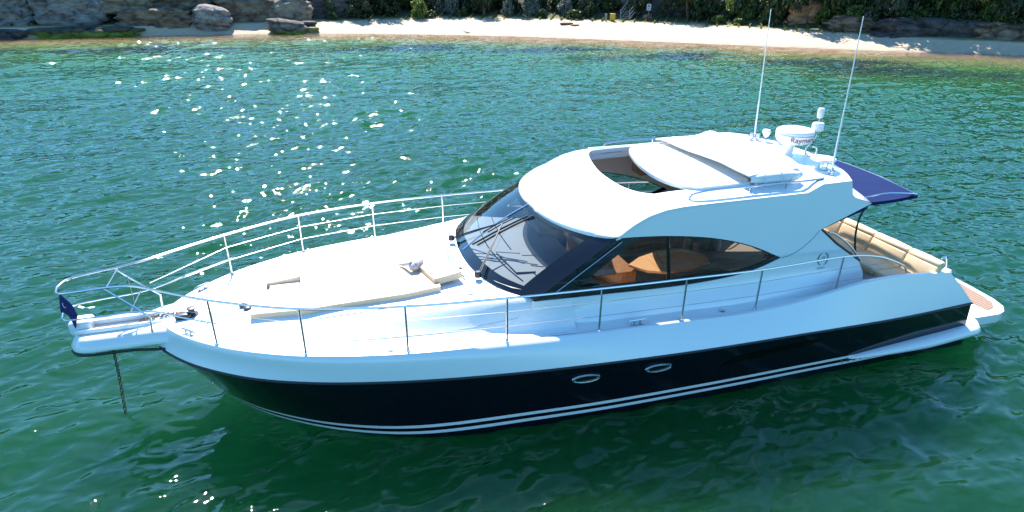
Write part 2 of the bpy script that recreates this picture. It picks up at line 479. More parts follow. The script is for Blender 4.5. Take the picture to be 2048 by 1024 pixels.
#@@YACHT
# ------------------------------------------------------------------ yacht
Y0 = empty('motor_yacht', (4.8, 0, 0), 'long white sport motor yacht with glossy black hull, moored in green water', 'yacht')
NB = 100
RUBP = catmull([(-.65, 2.25, .92), (.9, 2.335, .945), (2.74, 2.34, .975), (4.4, 2.325, 1.0), (5.87, 2.265, 1.03), (7.19, 2.15, 1.05), (8.43, 1.965, 1.07), (9.49, 1.70, 1.09), (10.2, 1.40, 1.10), (10.8, 1.0, 1.115), (11.12, .69, 1.12), (11.38, .35, 1.125), (11.56, 0, 1.13)], NB)
WLP = catmull([(-.95, 2.13, 0), (.4, 2.15, 0), (2.3, 2.15, 0), (4.13, 2.14, 0), (6.09, 2.08, 0), (8.03, 1.86, 0), (9.1, 1.43, 0), (10.02, .82, 0), (10.54, .32, 0), (10.8, 0, 0)], NB)
EDGP = catmull([(-.12, 2.13, 1.47), (.91, 2.15, 1.555), (1.6, 2.15, 1.535), (2.2, 2.15, 1.45), (2.84, 2.15, 1.37), (3.6, 2.14, 1.335), (4.57, 2.12, 1.36), (5.8, 2.10, 1.387), (7.06, 2.04, 1.41), (8.29, 1.93, 1.425), (9.5, 1.64, 1.433), (10.2, 1.32, 1.433), (10.58, 1.07, 1.43), (10.95, .74, 1.42), (11.2, .43, 1.41), (11.40, 0, 1.40)], NB)

def hull_pt(i, z):
    r, w = Vector(RUBP[i]), Vector(WLP[i])
    if z >= 0:
        f = z / r.z; return Vector((w.x + (r.x - w.x) * f, w.y + (r.y - w.y) * f ** 1.25, z))
    f = -z / .6; return Vector((w.x - .5 * f * (i / (NB - 1)), w.y * (1 - .35 * f), z))

def hull_at(x, z):
    """outer hull surface (port) at given x and height"""
    P = [hull_pt(i, z) for i in range(NB)]
    y = float(np.interp(x, [p.x for p in P], [p.y for p in P])); return Vector((x, y, z))
def hull_nrm(x, z):
    a = hull_at(x + .05, z) - hull_at(x - .05, z); b = hull_at(x, z + .05) - hull_at(x, z - .05)
    n = a.cross(b); n.normalize(); return n if n.y > 0 else -n

mb = MB()
zs = [0.0] + [.12, .24, .38, .54, .70, .84, 1.0]
rows = [[hull_pt(i, -.6) for i in range(NB)], [hull_pt(i, -.3) for i in range(NB)]]
for k in range(9): rows.append([hull_pt(i, RUBP[i][2] * k / 8) for i in range(NB)])
mb.grid(rows); mb.mirror()
hull = mb.obj('hull', M_NAVY, Y0)
# transom
mb = MB(); tr = []
for k in range(9):
    p = hull_pt(0, RUBP[0][2] * k / 8); tr.append(p)
for f in (.5, 1.0): tr.append(Vector(RUBP[0]).lerp(Vector(EDGP[0]), f))
mb.grid([[Vector((p.x, p.y * s, p.z)) for s in (1, .5, 0, -.5, -1)] for p in tr])
mb.obj('transom', M_WHITE, Y0)
# rub rail
mb = MB(); ring = [Vector(p) + Vector((0, .008, -.012)) for p in RUBP[:-3]]
mb.tube([p for p in ring], .018, 6); mb.mirror()
mb.obj('rub_rail', M_RUB, Y0)
# topsides (white bulwark above the rub rail)
mb = MB(); rows = []
for k in range(8):
    f = k / 7
    row = []
    for i in range(NB):
        r, e = Vector(RUBP[i]), Vector(EDGP[i]); p = r.lerp(e, f)
        out = (r.xy - e.xy); 
        bl = sst(11.0, 8.2, r.x); ba = sst(3.5, 6.5, r.x); bul = (-.025 + .025 * bl + .02 * ba * bl) * math.sin(math.pi * f) + .022 * ba * math.sin(math.pi * f ** 3)
        d = Vector((out.x, out.y, 0)); d = d.normalized() if d.length > 1e-4 else Vector((1, 0, 0))
        row.append(p + d * bul * min(1, (d.y if d.y > 0 else 0) + .5) + Vector((0, 0, .012 * math.sin(math.pi * f))))
    rows.append(row)
# rounded lip turning inboard
for (di, dz) in ((.025, .006), (.06, .0), (.10, -.03)):
    row = []
    for i in range(NB):
        e = Vector(EDGP[i]); c = Vector((min(e.x, 9.0), 0, e.z)); d = (c - e); d.z = 0; d = d.normalized() if d.length > 1e-4 else Vector((-1, 0, 0))
        row.append(e + d * di + Vector((0, 0, dz)))
    rows.append(row)
mb.grid(rows); mb.mirror()
mb.obj('topside', M_WHITE, Y0)
# boot stripes
for (za, zb) in ((.24, .292), (.125, .177)):
    mb = MB(); ra, rb = [], []
    for i in range(3, NB):
        t = WLP[i][0]; drop = .13 * sst(6.5, 10.6, t) * 1.0
        for row, zz in ((ra, za), (rb, zb)):
            p = hull_pt(i, max(zz - drop, -.05)); q = hull_pt(min(i + 1, NB - 1), max(zz - drop, -.05)); o_ = hull_pt(i - 1, max(zz - drop, -.05))
            tg = (q - o_); n = Vector((-tg.y, tg.x, 0)); n = n.normalized(); n = n if n.y > 0 else -n
            row.append(p + n * .004)
    mb.grid([ra, rb]); mb.mirror(); mb.obj('boot_stripe', M_WHITE, hull)

# heights of deck edge and side deck
E_x = [p[0] for p in EDGP]; E_y = [p[1] for p in EDGP]; E_z = [p[2] for p in EDGP]
yE = lambda x: float(np.interp(x, E_x, E_y)); zE = lambda x: float(np.interp(x, E_x, E_z))
zSD = F1([1.0, 1.83, 3.36, 4.57, 5.8, 6.3, 7.06, 8.29, 9.5, 11.4], [1.22, 1.25, 1.305, 1.34, 1.37, 1.385, 1.395, 1.41, 1.415, 1.40])
thF = smoothF([5.9, 6.5, 7.2, 8.2, 9.2, 10.2, 10.7, 11.0], [.40, .385, .35, .285, .21, .11, .02, 0])
f1F = F1([6.3, 6.6, 7.5, 9.0, 10.5], [.80, .79, .70, .60, .5])
def zdeck(x, y):
    e = max(yE(x) - .1, .05); f = min(abs(y) / e, 1.0)
    f0 = .93; f1 = f1F(x)
    th = max(thF(x), 0) * (1 - sst(f1, f0, f)) if x < 11 else 0
    return zSD(x) + .03 * (1 - f * f) + th
mb = MB(); rows = []
xs = np.concatenate([np.linspace(6.05, 10.6, 56), np.linspace(10.66, 11.38, 16)])
for x in xs:
    e = max(yE(x) - .09, .02); rows.append([(x, e * s, zdeck(x, e * s)) for s in np.linspace(1, -1, 61)])
mb.grid(rows)
def cabin_y(x, z): return 1.72 - .10 * (z - 1.3)
for sgn in (1, -1):
    rows = []
    for x in np.linspace(.7, 6.05, 50):
        a = yE(x) - .09; b = cabin_y(x, 1.35) - .03
        rows.append([(x, sgn * (a + (b - a) * v), zSD(x) + .02 * v + (.06 * sst(.75, 1, v))) for v in np.linspace(0, 1, 10)])
    mb.grid(rows)
deck = mb.obj('deck', M_DECK, Y0)
for f0_, x0_, x1_ in ((.86, 9.5, 6.8), (.66, 9.3, 7.3), (.985, 10.3, 6.2)):
    for s_ in (1, -1):
        mb = MB(); mb.tube([(x, s_ * f0_ * (yE(x) - .1), zdeck(x, f0_ * (yE(x) - .1)) + .001) for x in np.linspace(x0_, x1_, 28)], .005, 5); mb.obj('deck_seam', M_SEAM, deck)
hz = zdeck(9.74, .17)
mb = MB(); mb.box((9.74, .17, zdeck(9.74, .17) + .012), (.40, .44, .03), bev=.012); mb.obj('deck_hatch', M_WHITE, Y0)
# inner face of the bulwark aft
mb = MB(); rows = []
for x in np.linspace(-.1, 3.4, 40):
    a = yE(x) - .10; z1 = zE(x) - .03; z0 = zSD(max(x, 1.0)) - .02 if x > 1.05 else .78
    rows.append([(x, a - .0 * k, z1 + (z0 - z1) * k / 4) for k in range(5)])
mb.grid(rows); mb.obj('coaming', M_WHITE, Y0); mb = MB(); mb.grid([[(x, -y, z) for x, y, z in r] for r in rows]); mb.obj('coaming', M_WHITE, Y0)

# pulpit
mb = MB()
pl = [(11.15, .48), (11.42, .42), (11.62, .37), (11.9, .345), (12.24, .33), (12.38, .26), (12.45, .13), (12.465, 0)]
pl = catmull(pl, 26).tolist(); plan = pl + [(x, -y) for x, y in pl[::-1][1:]]
prof = [(-.035, 1.145), (.0, 1.17), (.0, 1.205), (-.05, 1.295), (-.085, 1.335), (-.12, 1.34)]
rings = []
for (off, z) in prof:
    rr = []
    for i, (x, y) in enumerate(plan):
        s = max(0, (abs(y) + off)) / max(abs(y), 1e-6) if abs(y) > .02 else 1
        rr.append((x + (off if x > 12.2 else 0) * (1 if abs(y) < .27 else .4), y * s, z + .05 * sst(11.8, 11.2, x)))
    rings.append(rr)
mb.grid(rings)
n = len(plan); top = rings[-1]; bot = rings[0]
for i in range(n // 2):
    mb.add([top[i], top[i + 1], top[n - 2 - i], top[n - 1 - i]], [(0, 1, 2, 3)]); mb.add([bot[i], bot[i + 1], bot[n - 2 - i], bot[n - 1 - i]], [(3, 2, 1, 0)])
pul = mb.obj('bow_pulpit', M_WHITE, Y0, angle=50)
mb = MB(); mb.tube([(x, y + (.006 if y > 0 else -.006), 1.135) for x, y in plan[2:-2]], .018, 6); mb.obj('pulpit_trim', M_RUB, pul)
mb = MB(); mb.box((11.85, -.10, 1.385), (1.05, .12, .10), bev=.02); mb.box((11.85, .13, 1.375), (1.05, .05, .06), bev=.015); mb.obj('anchor_channel', M_WHITE, pul)
mb = MB(); mb.box((11.8, .03, 1.366), (1.1, .13, .012)); mb.obj('channel_floor', M_STEEL, pul)
mb = MB(); mb.box((12.31, -.03, 1.40), (.27, .25, .20), bev=.05); mb.obj('anchor_housing', M_PLAST, pul)
# windlass, chain on deck, hatch, cleats
mb = MB(); mb.lathe([(.08, 0), (.08, .02), (.05, .035), (.035, .07), (.055, .09), (.055, .11), (.0, .12)], (10.95, .16, zdeck(10.95, .16)), 20); mb.box((11.05, .2, zdeck(11.05, .2) + .03), (.2, .12, .07), bev=.02); mb.obj('windlass', M_DKPLAST, Y0)
def cleat(x, y, rz, parent, s=1.0):
    mb = MB(); z = zdeck(x, y) if x > 6 else zSD(x) + .005
    R = Matrix.Rotation(rz, 3, 'Z')
    def q(a, b, c): v = R @ Vector((a * s, b * s, c * s)); return (x + v.x, y + v.y, z + v.z)
    mb.tube([q(-.13, 0, .065), q(-.09, 0, .075), q(0, 0, .07), q(.09, 0, .075), q(.13, 0, .065)], [.009 * s, .013 * s, .015 * s, .013 * s, .009 * s], 8)
    for a in (-.045, .045): mb.tube([q(a, 0, .07), q(a, 0, .0)], .014 * s, 8)
    mb.box(q(0, 0, .004), (.17 * s, .05 * s, .012), rz)
    return mb.obj('cleat', M_STEEL, parent)
cleat(10.93, .66, -.75, Y0); cleat(10.93, -.66, .75, Y0); cleat(5.22, 2.0, 0, Y0); cleat(5.22, -2.0, 0, Y0)
mb = MB()
for k in range(9):
    y = .10 + k * .05; mb.box((10.62 + .02 * k, y + .12, zdeck(10.6, y + .12) + .003), (.36 - .03 * k, .008, .006))
mb.obj('nonslip_strip', M_GREY, deck)
mb = MB()
for (x, y) in ((10.28, .30), (10.22, .40)): mb.lathe([(.055, 0), (.055, .025), (.04, .035), (0, .036)], (x, y, zdeck(x, y)), 18)
mb.obj('foot_switch', M_DKPLAST, Y0)
mb = MB(); mb.lathe([(.045, 0), (.045, .01), (.03, .014), (0, .014)], (3.85, 1.95, zSD(3.85) + .004), 18); mb.obj('fuel_filler', M_STEEL, Y0)
mb = MB(); mb.box((8.5, 1.80, zdeck(8.5, 1.80) + .02), (.07, .05, .05), bev=.012); mb.obj('rail_fitting', M_PLAST, Y0)
mb = MB(); mb.tube([(7.66, 1.18, zdeck(7.66, 1.18) + .003), (7.2, 1.28, zdeck(7.2, 1.28) + .003), (6.95, 1.2, zdeck(6.95, 1.2) + .003)], .006, 5); mb.obj('hatch_seam', M_GREY, deck)
for (x, y) in ((7.38, .25), (7.36, .38), (7.30, .45), (7.6, -.18)):
    mb = MB(); mb.lathe([(.03, 0), (.03, .02), (0, .022)], (x, y, zdeck(x, y)), 12); mb.obj('deck_fitting', M_DKPLAST, Y0)
mb = MB(); mb.tube([(7.36, -.12, zdeck(7.36, -.12) + .03), (7.42, .2, zdeck(7.42, .2) + .04), (7.40, .55, zdeck(7.40, .55) + .04), (7.31, .8, zdeck(7.31, .8) + .03)], .014, 8); mb.obj('grab_rail', M_STEEL, Y0)
# hull fittings
for (px_, pz_) in ((6.02, .79), (4.97, .785)):
    p = hull_at(px_, pz_); nn = hull_nrm(px_, pz_); tx = Vector((1, 0, 0)); tx = (tx - nn * tx.dot(nn)).normalized(); ty = nn.cross(tx)
    mb = MB(); pts = [p + nn * .012 + tx * .19 * math.cos(a) + ty * .062 * math.sin(a) for a in np.linspace(0, 2 * math.pi, 40, endpoint=False)]
    mb.tube(pts, .015, 8, closed=True); po = mb.obj('porthole', M_STEEL, Y0)
    mb = MB(); c = [p + nn * .010 + tx * .18 * math.cos(a) + ty * .055 * math.sin(a) for a in np.linspace(0, 2 * math.pi, 40, endpoint=False)]
    mb.add([p + nn * .010] + c, [(0, i + 1, (i + 1) % 40 + 1) for i in range(40)]); mb.obj('porthole_glass', M_BLACK, po)
    mb = MB(); mb.V = []; 
mb = MB()
vp = [(3.95, .60), (3.75, .74), (2.6, .80), (2.2, .77), (2.5, .70)]
for k in range(len(vp)): pass
sheet(mb, vp, lambda x, z: hull_at(x, z) + hull_nrm(x, z) * .006, .15)
mb.obj('hull_vent', mat('vent_black', (.0015, .0015, .002), .3, spec=.2), Y0)
for k in range(4): 
    mb = MB(); p = hull_at(1.65 - .12 * k, .19) + hull_nrm(1.65 - .12 * k, .19) * .002; mb.lathe([(0, .0), (.022, 0), (.022, .014), (0, .014)], p, 10, Matrix.Rotation(-math.pi / 2, 3, 'X')); mb.obj('skin_fitting', M_STEEL, hull)
mb = MB(); mb.tube([(10.86, .012, .22), (10.93, .0, .20), (10.88, -.012, .17)], .014, 6); mb.obj('towing_eye', M_STEEL, hull)

# ------------------------------------------------------------------ superstructure sides
TOPL = [(5.40, 2.50), (5.28, 2.585), (5.16, 2.655), (4.95, 2.745), (4.7, 2.80), (4.44, 2.82), (3.9, 2.825), (3.4, 2.825), (2.42, 2.825)]
WTOP = catmull([(5.40, 2.485), (5.1, 2.47), (4.62, 2.43), (3.9, 2.315), (3.29, 2.135), (2.74, 1.885)], 24).tolist()
WBOT = catmull([(2.74, 1.885), (3.05, 1.785), (3.41, 1.715), (4.24, 1.672), (5.63, 1.71), (6.6, 1.75)], 24).tolist()
side_poly = TOPL + [(2.17, 2.93), (1.66, 2.935), (1.60, 2.69), (1.22, 2.555), (2.10, 2.24), (1.78, 1.99), (1.48, 1.79), (1.28, 1.65), (1.16, 1.45), (1.12, 1.2), (1.14, .98), (3.3, 1.24), (4.5, 1.28), (6.0, 1.33), (6.62, 1.36)] + WBOT[::-1] + WTOP[::-1][1:]
def side_y(x, z):
    y = cabin_y(x, z)
    # flare into the side deck at the foot
    y += .13 * (1 - sst(1.28, 1.62, z)) * sst(1.2, 2.2, x) * (1 - sst(5.6, 6.5, x))
    return y
for s in (1, -1):
    mb = MB(); sheet(mb, side_poly, lambda x, z: (x, s * side_y(x, z), z), .075, thick=(0, -s * .05, 0))
    cs = mb.obj('cabin_side', M_WHITE, Y0, angle=45)
    # black window frame and smoked glass
    gt = [(x, z - .018) for x, z in WTOP]; gb = []
    gl = [(5.97, 1.865), (5.10, 2.450)]
    GT = [p for p in gt if p[0] < 5.06]; GB = [(x, z + (.125 if x > 3.6 else .07)) for x, z in WBOT if 2.95 < x < 5.95]
    glass_poly = [(5.98, 1.862), (5.08, 2.450)] + GT[:-2] + [(2.86, 1.93)] + GB
    outer = WTOP + WBOT[1:]
    mb = MB(); sheet(mb, outer, lambda x, z: (x, s * (cabin_y(x, z) - .012), z), .09, holes=[glass_poly], thick=(0, -s * .02, 0))
    wf = mb.obj('side_window', M_BLACK, Y0, angle=45)
    mb = MB(); sheet(mb, glass_poly, lambda x, z: (x, s * (cabin_y(x, z) - .022), z), .12); mb.obj('window_pane', M_SGLASS, wf)
    mb = MB(); mb.tube([(4.58, s * (cabin_y(4.6, 1.79) - .03), 1.79), (4.64, s * (cabin_y(4.6, 2.42) - .03), 2.42)], .028, 4); mb.obj('window_mullion', M_BLACK, wf)
    mb = MB(); mb.tube([(6.28, s * (cabin_y(6, 1.86) - .002), 1.835), (5.35, s * (cabin_y(6, 2.3) - .002), 2.43)], .008, 5); mb.obj('pillar_trim', M_STEEL, wf)
    # faint moulding seam running up from the window tip
    mb = MB(); sm = catmull([(2.74, 1.885), (2.60, 1.905), (2.40, 1.99), (2.20, 2.14), (2.12, 2.23)], 14)
    mb.tube([(x, s * (side_y(x, z) + .001), z) for x, z in sm], .005, 5); mb.obj('moulding_seam', M_GREY, cs)
    mb = MB(); sm = [(2.09, 2.235), (1.78, 1.985), (1.48, 1.785), (1.27, 1.645)]
    mb.tube([(x - .015, s * (side_y(x, z) - .02), z) for x, z in sm], .028, 6); mb.obj('quarter_trim', M_RUB, cs)
    mb = MB(); sm = catmull([(1.98, 2.16), (1.90, 2.14), (1.60, 1.95), (1.36, 1.72), (1.27, 1.60)], 16); mb.tube([(x - .05, s * (side_y(x, z) - .02), z + .02) for x, z in sm], .014, 8); mb.obj('boarding_handrail', M_STEEL, cs)
    # emblem: ring of two arcs, letter and the small word below it
    mb = MB()
    ec = (1.98, 1.77)
    def em(u, v): return (ec[0] - u, s * (side_y(ec[0] - u, ec[1] + v) + .004), ec[1] + v)
    for (a0, a1, r) in ((100, 255, .088), (-75, 78, .092)):
        an = [math.radians(a) for a in np.linspace(a0, a1, 16)]
        A = []; B = []
        for i, a in enumerate(an):
            w = .012 * math.sin(math.pi * i / 15) + .002
            A.append(em(math.cos(a) * (r + w), math.sin(a) * (r + w) * 1.1)); B.append(em(math.cos(a) * (r - w), math.sin(a) * (r - w) * 1.1))
        mb.grid([A, B])
    mb.obj('emblem', M_EMBLEM, cs)
    for (txt, size, du, dv) in (('R', .115, -.035, -.038), ('RIVIERA', .042, -.088, -.155)):
        cu = bpy.data.curves.new('lettering', 'FONT'); cu.body = txt; cu.size = size; cu.shear = .25 if txt == 'R' else 0
        to = bpy.data.objects.new('lettering_source', cu); COL.objects.link(to)
        dg = bpy.context.evaluated_depsgraph_get(); me = to.evaluated_get(dg).to_mesh()
        vv = [em((v.co.x + du) * (1 if s > 0 else 1), v.co.y + dv) if s > 0 else em(-(v.co.x + du), v.co.y + dv) for v in me.vertices]; ff = [tuple(p.vertices) for p in me.polygons]
        to.evaluated_get(dg).to_mesh_clear(); bpy.data.objects.remove(to)
        mobj('lettering', vv, ff, M_EMBLEM, cs, smooth=False)

# ------------------------------------------------------------------ windshield
WB = catmull([(6.56, 1.675, 1.775), (6.80, 1.42, 1.785), (6.97, 1.15, 1.795), (7.10, .75, 1.81), (7.16, .35, 1.82), (7.175, 0, 1.825)], 24)
WT = catmull([(5.40, 1.60, 2.495), (5.55, 1.46, 2.50), (5.72, 1.22, 2.505), (5.90, .82, 2.51), (5.99, .4, 2.515), (6.02, 0, 2.515)], 24)
def ws(i, v, off=0.0):
    a, b = Vector(WB[i]), Vector(WT[i]); p = a.lerp(b, v); q = sst(0, 7, i) * math.sin(math.pi * v); p.z += .045 * q; p.x += .03 * q
    return p + Vector((.55, .25 * (1 - i / 23), .8)).normalized() * off
NV = 14
def wsurf(mb, i0, i1, v0, v1, off=0.0, nv=10):
    rows = []
    for v in np.linspace(v0, v1, nv): rows.append([ws(i, v, off) for i in range(i0, i1 + 1)])
    mb.grid(rows)
mb = MB(); wsurf(mb, 0, 23, 0, 1); mb.mirror(); wsh = mb.obj('windshield', M_WGLASS, Y0)
mb = MB()
wsurf(mb, 0, 4, 0, 1, .004); wsurf(mb, 4, 23, 0, .115, .004, 3)
mb.mirror(); mb.obj('windshield_frame', M_BLACK, wsh)
mb = MB(); wsurf(mb, 3, 23, .86, 1.0, .003, 4); mb.mirror(); mb.obj('sun_band', glass('sun_band_glass', (.16, .15, .14), 1.2), wsh)
mb = MB(); mb.tube([ws(23, v, .006) for v in np.linspace(.03, 1, 10)], .012, 6); mb.obj('windshield_mullion', M_STEEL, wsh)
WIPERS = (((.88, .02), (.22, .55), (.21, .19), (.43, .86)), ((-.48, .02), (.14, .51), (.09, .15), (.35, .82)))
# wipers: (pivot, elbow of arm, blade ends) as fractions on the glass
def wpt(y, v, off):
    ys_ = [p[1] for p in WB][::-1]; i = float(np.interp(abs(y), ys_, list(range(23, -1, -1))))
    i0 = int(i); f = i - i0; p = ws(i0, v, 0).lerp(ws(min(i0 + 1, 23), v, 0), f); p.y = p.y * (1 if y >= 0 else -1)
    return p + Vector((.55, 0, .8)).normalized() * off
for (pv, ar, b0, b1) in WIPERS:
    mb = MB(); P0_ = wpt(pv[0], .0, .03) + Vector((.06, 0, .02))
    e = wpt(ar[0], ar[1], .06)
    mb.tube([P0_, P0_.lerp(e, .5) + Vector((0, 0, .01)), e], .011, 6); mb.tube([P0_ + Vector((.0, .05, 0)), e], .009, 6)
    mb.lathe([(.05, -.03), (.05, .03), (.03, .05), (0, .05)], P0_, 12)
    wp = mb.obj('wiper', M_DKPLAST, Y0)
    mb = MB(); A = wpt(*b0, .02); B = wpt(*b1, .02)
    mb.tube([A.lerp(B, t) + Vector((.5, 0, .8)) * .012 * math.sin(math.pi * t) for t in np.linspace(0, 1, 9)], .014, 6)
    mb.tube([A.lerp(e, .5) + Vector((.03, 0, .04)), e, B.lerp(e, .5) + Vector((.03, 0, .04))], .010, 5); mb.obj('wiper_blade', M_DKPLAST, wp)

# ------------------------------------------------------------------ hardtop roof
zeF = F1([1.2, 1.66, 2.17, 2.42, 3.4, 3.9, 4.44, 4.7, 4.95, 5.16, 5.28, 5.40, 6.2], [2.93, 2.935, 2.93, 2.825, 2.825, 2.825, 2.82, 2.80, 2.745, 2.655, 2.585, 2.50, 2.50])
zcF = smoothF([1.2, 1.6, 2.2, 3, 4, 4.8, 5.2, 5.5, 5.8, 6.0, 6.09, 6.12], [2.99, 3.0, 3.015, 3.015, 3.005, 2.975, 2.93, 2.87, 2.76, 2.64, 2.55, 2.50])
LIP = catmull([(6.12, 0), (6.11, .33), (6.06, .65), (5.97, .93), (5.84, 1.19), (5.70, 1.38), (5.55, 1.52), (5.40, 1.605), (5.2, 1.60), (4.95, 1.585), (4.4, 1.572), (3.4, 1.57), (2.17, 1.56), (1.66, 1.555)], 60).tolist()
lx = [p[0] for p in LIP][::-1]; ly = [p[1] for p in LIP][::-1]
YL = lambda x: float(np.interp(x, lx, ly))
def zroof(x, y):
    Yx = max(YL(x), .02); f = min(abs(y) / Yx, 1.0); zc, ze = zcF(x), zeF(x)
    p = 2.3 + .6 * sst(4.6, 5.4, x)
    return zc - (zc - min(ze, zc)) * f ** p
aft = [(1.66, 1.555), (1.50, 1.25), (1.38, .8), (1.33, .3), (1.33, 0)]
aft = catmull(aft, 16).tolist()
half = LIP + aft[1:]
roof_poly = half + [(x, -y) for x, y in half[::-1][1:-1]]
open_poly = catmull([(4.60, -1.15), (4.74, -.95), (4.90, -.55), (5.03, 0), (5.06, .4), (5.0, .8), (4.87, 1.03), (4.68, 1.17)], 24).tolist() + [(3.45, 1.17), (3.45, -1.15)]
def to_sv(x, y): return (math.sqrt(max(0, 6.12 - x)), y / max(YL(x), .02))
def from_sv(s_, v_):
    x = 6.12 - s_ * s_; y = v_ * YL(x); return (x, y, zroof(x, y))
svp = [(.035, -1), (.035, 1)] + [(q, 1) for q in np.linspace(.08, to_sv(1.66, 0)[0], 44)] + [to_sv(x, y) for x, y in aft[1:]] + [to_sv(x, -y) for x, y in aft[::-1][1:-1]] + [(q, -1) for q in np.linspace(to_sv(1.66, 0)[0], .08, 44)]
svh = [to_sv(x, y) for x, y in dens(open_poly, .06)]
mb = MB(); sheet(mb, svp, from_sv, .027, holes=[svh], thick=lambda v: (0, 0, -.05 - .03 * (1 - sst(1.3, 1.55, abs(v.y)))))
roof = mb.obj('hardtop_roof', M_WHITE, Y0, angle=48); roof.cycles.shadow_terminator_geometry_offset = .2; roof.cycles.shadow_terminator_offset = .1
# headliner and opening frame
mb = MB()
op2 = [(x - .0, y) for x, y in open_poly]
A = [(x, y, zroof(x, y) - .07) for x, y in dens(op2, .1)]; B = [(x, y, zroof(x, y) - .17) for x, y in dens(op2, .1)]
mb.grid([A + A[:1], B + B[:1]]); mb.obj('roof_opening_frame', M_WHITE, roof)
mb = MB()
inner = [(x * .985, y * .94) for x, y in half if x > 1.7] ; inner = inner + [(x, -y) for x, y in inner[::-1]]
inner = [(min(x, 5.75), y) for x, y in inner]
sheet(mb, [(5.6, 1.1), (5.75, .5), (5.75, -.5), (5.6, -1.1), (5.3, -1.42), (4.6, -1.45), (1.8, -1.44), (1.8, 1.44), (4.6, 1.45), (5.3, 1.42)], lambda x, y: (x, y, zroof(x, y) - .17), .2, holes=[open_poly]); mb.obj('headliner', M_CREAM, roof)
# sliding panel
pfront = catmull([(3.66, -1.2), (3.86, -1.02), (4.16, -.65), (4.37, -.1), (4.46, .4), (4.43, .8), (4.27, 1.08), (4.02, 1.22)], 24).tolist()
mb = MB(); sheet(mb, pfront + [(3.15, 1.22), (3.15, -1.2)], lambda x, y: (x, y, zroof(x, y) + .034 + .008 * (1 - (y / 1.3) ** 2)), .09, thick=(0, 0, -.045)); mb.obj('sliding_roof_panel', M_WHITE, Y0, angle=45)
for s in (1, -1):
    if s < 0: mb = MB(); mb.box((3.95, s * 1.24, zroof(4, 1.24) + .012), (1.35, .035, .03), bev=.008); mb.obj('panel_track', M_WHITE, roof)
    # grab rail along the roof edge
    mb = MB(); yy = s * 1.42
    pts = catmull([(4.28, yy, zroof(4.28, 1.42) + .0), (4.26, yy, zroof(4.28, 1.42) + .05), (4.08, yy, zroof(4.1, 1.42) + .085), (3.2, yy, zroof(3.2, 1.42) + .09), (2.35, yy, zroof(2.5, 1.42) + .09), (2.05, yy, zroof(2.05, 1.42) + .02)], 30)
    mb.tube(pts, .016, 8)
    rr = mb.obj('roof_rail', M_STEEL, Y0)
    for x in (3.3, 2.7):
        mb = MB(); mb.tube([(x, yy, zroof(x, 1.42)), (x, yy, zroof(x, 1.42) + .085)], .012, 6); mb.obj('rail_post', M_STEEL, rr)
# overhang lip under the arch
mb = MB(); rows = []
ov = [(1.60, 2.69), (1.42, 2.63), (1.25, 2.575), (1.21, 2.55), (1.24, 2.53), (1.6, 2.42)]
for (dx, z) in ov: rows.append([(dx - .28 * (1 - (abs(y) / 1.58) ** 2), y * 1.0, z + .08 * (1 - (abs(y) / 1.58) ** 2)) for y in np.linspace(-1.58, 1.58, 31)])
mb.grid(rows); mb.obj('roof_overhang', M_WHITE, Y0)
mb = MB(); rows = []
for (x, dz) in ((0, 0), (0, 1)):
    rows.append([])
for y in np.linspace(-1.55, 1.55, 31):
    xa = float(np.interp(abs(y), [p[1] for p in aft][::-1], [p[0] for p in aft][::-1])); rows[0].append((xa, y, zroof(xa, y) - .01)); rows[1].append((xa - .02, y, 2.60 + .08 * (1 - (abs(y) / 1.58) ** 2)))
mb.grid(rows); mb.obj('arch_back', M_WHITE, roof)

# ------------------------------------------------------------------ roof equipment
rz0 = zroof(1.80, .33)
mb = MB()
mb.lathe([(.0, -.115), (.20, -.115), (.262, -.085), (.285, -.04), (.292, .03), (.292, .055), (.284, .085), (.25, .105), (.15, .117), (0, .12)], (1.73, .30, 3.315), 48)
dome = mb.obj('radar_dome', M_PLAST, Y0, angle=60)
mb = MB(); mb.tube([(1.80, .33, rz0 - .01), (1.80, .33, rz0 + .02), (1.765, .30, rz0 + .12), (1.74, .30, 3.22)], [.085, .055, .05, .075], 14); mb.obj('radar_pedestal', M_PLAST, dome)
mb = MB(); mb.tube([(1.73 + .2935 * math.cos(a), .30 + .2935 * math.sin(a), 3.352) for a in np.linspace(0, 2 * math.pi, 48, endpoint=False)], .004, 5, closed=True); mb.obj('dome_seam', M_GREY, dome)
cu = bpy.data.curves.new('lettering', 'FONT'); cu.body = 'Raymarine'; cu.size = .118
to = bpy.data.objects.new('lettering_source', cu); COL.objects.link(to)
dg = bpy.context.evaluated_depsgraph_get(); me = to.evaluated_get(dg).to_mesh()
bmt = bmesh.new(); bmt.from_mesh(me); bmesh.ops.triangulate(bmt, faces=bmt.faces); bmesh.ops.subdivide_edges(bmt, edges=bmt.edges, cuts=2)
VV = []
for v in bmt.verts:
    a = math.radians(39) + v.co.x * 1.0 / .294
    VV.append((1.73 + .2965 * math.cos(a), .30 + .2965 * math.sin(a), 3.245 + v.co.y + .012))
bmt.verts.ensure_lookup_table(); FF = [tuple(v.index for v in f.verts) for f in bmt.faces]; bmt.free()
to.evaluated_get(dg).to_mesh_clear(); bpy.data.objects.remove(to)
VV = [(x, y, z) for x, y, z in VV]
mobj('lettering', VV, FF, M_LETTER, dome, smooth=False)
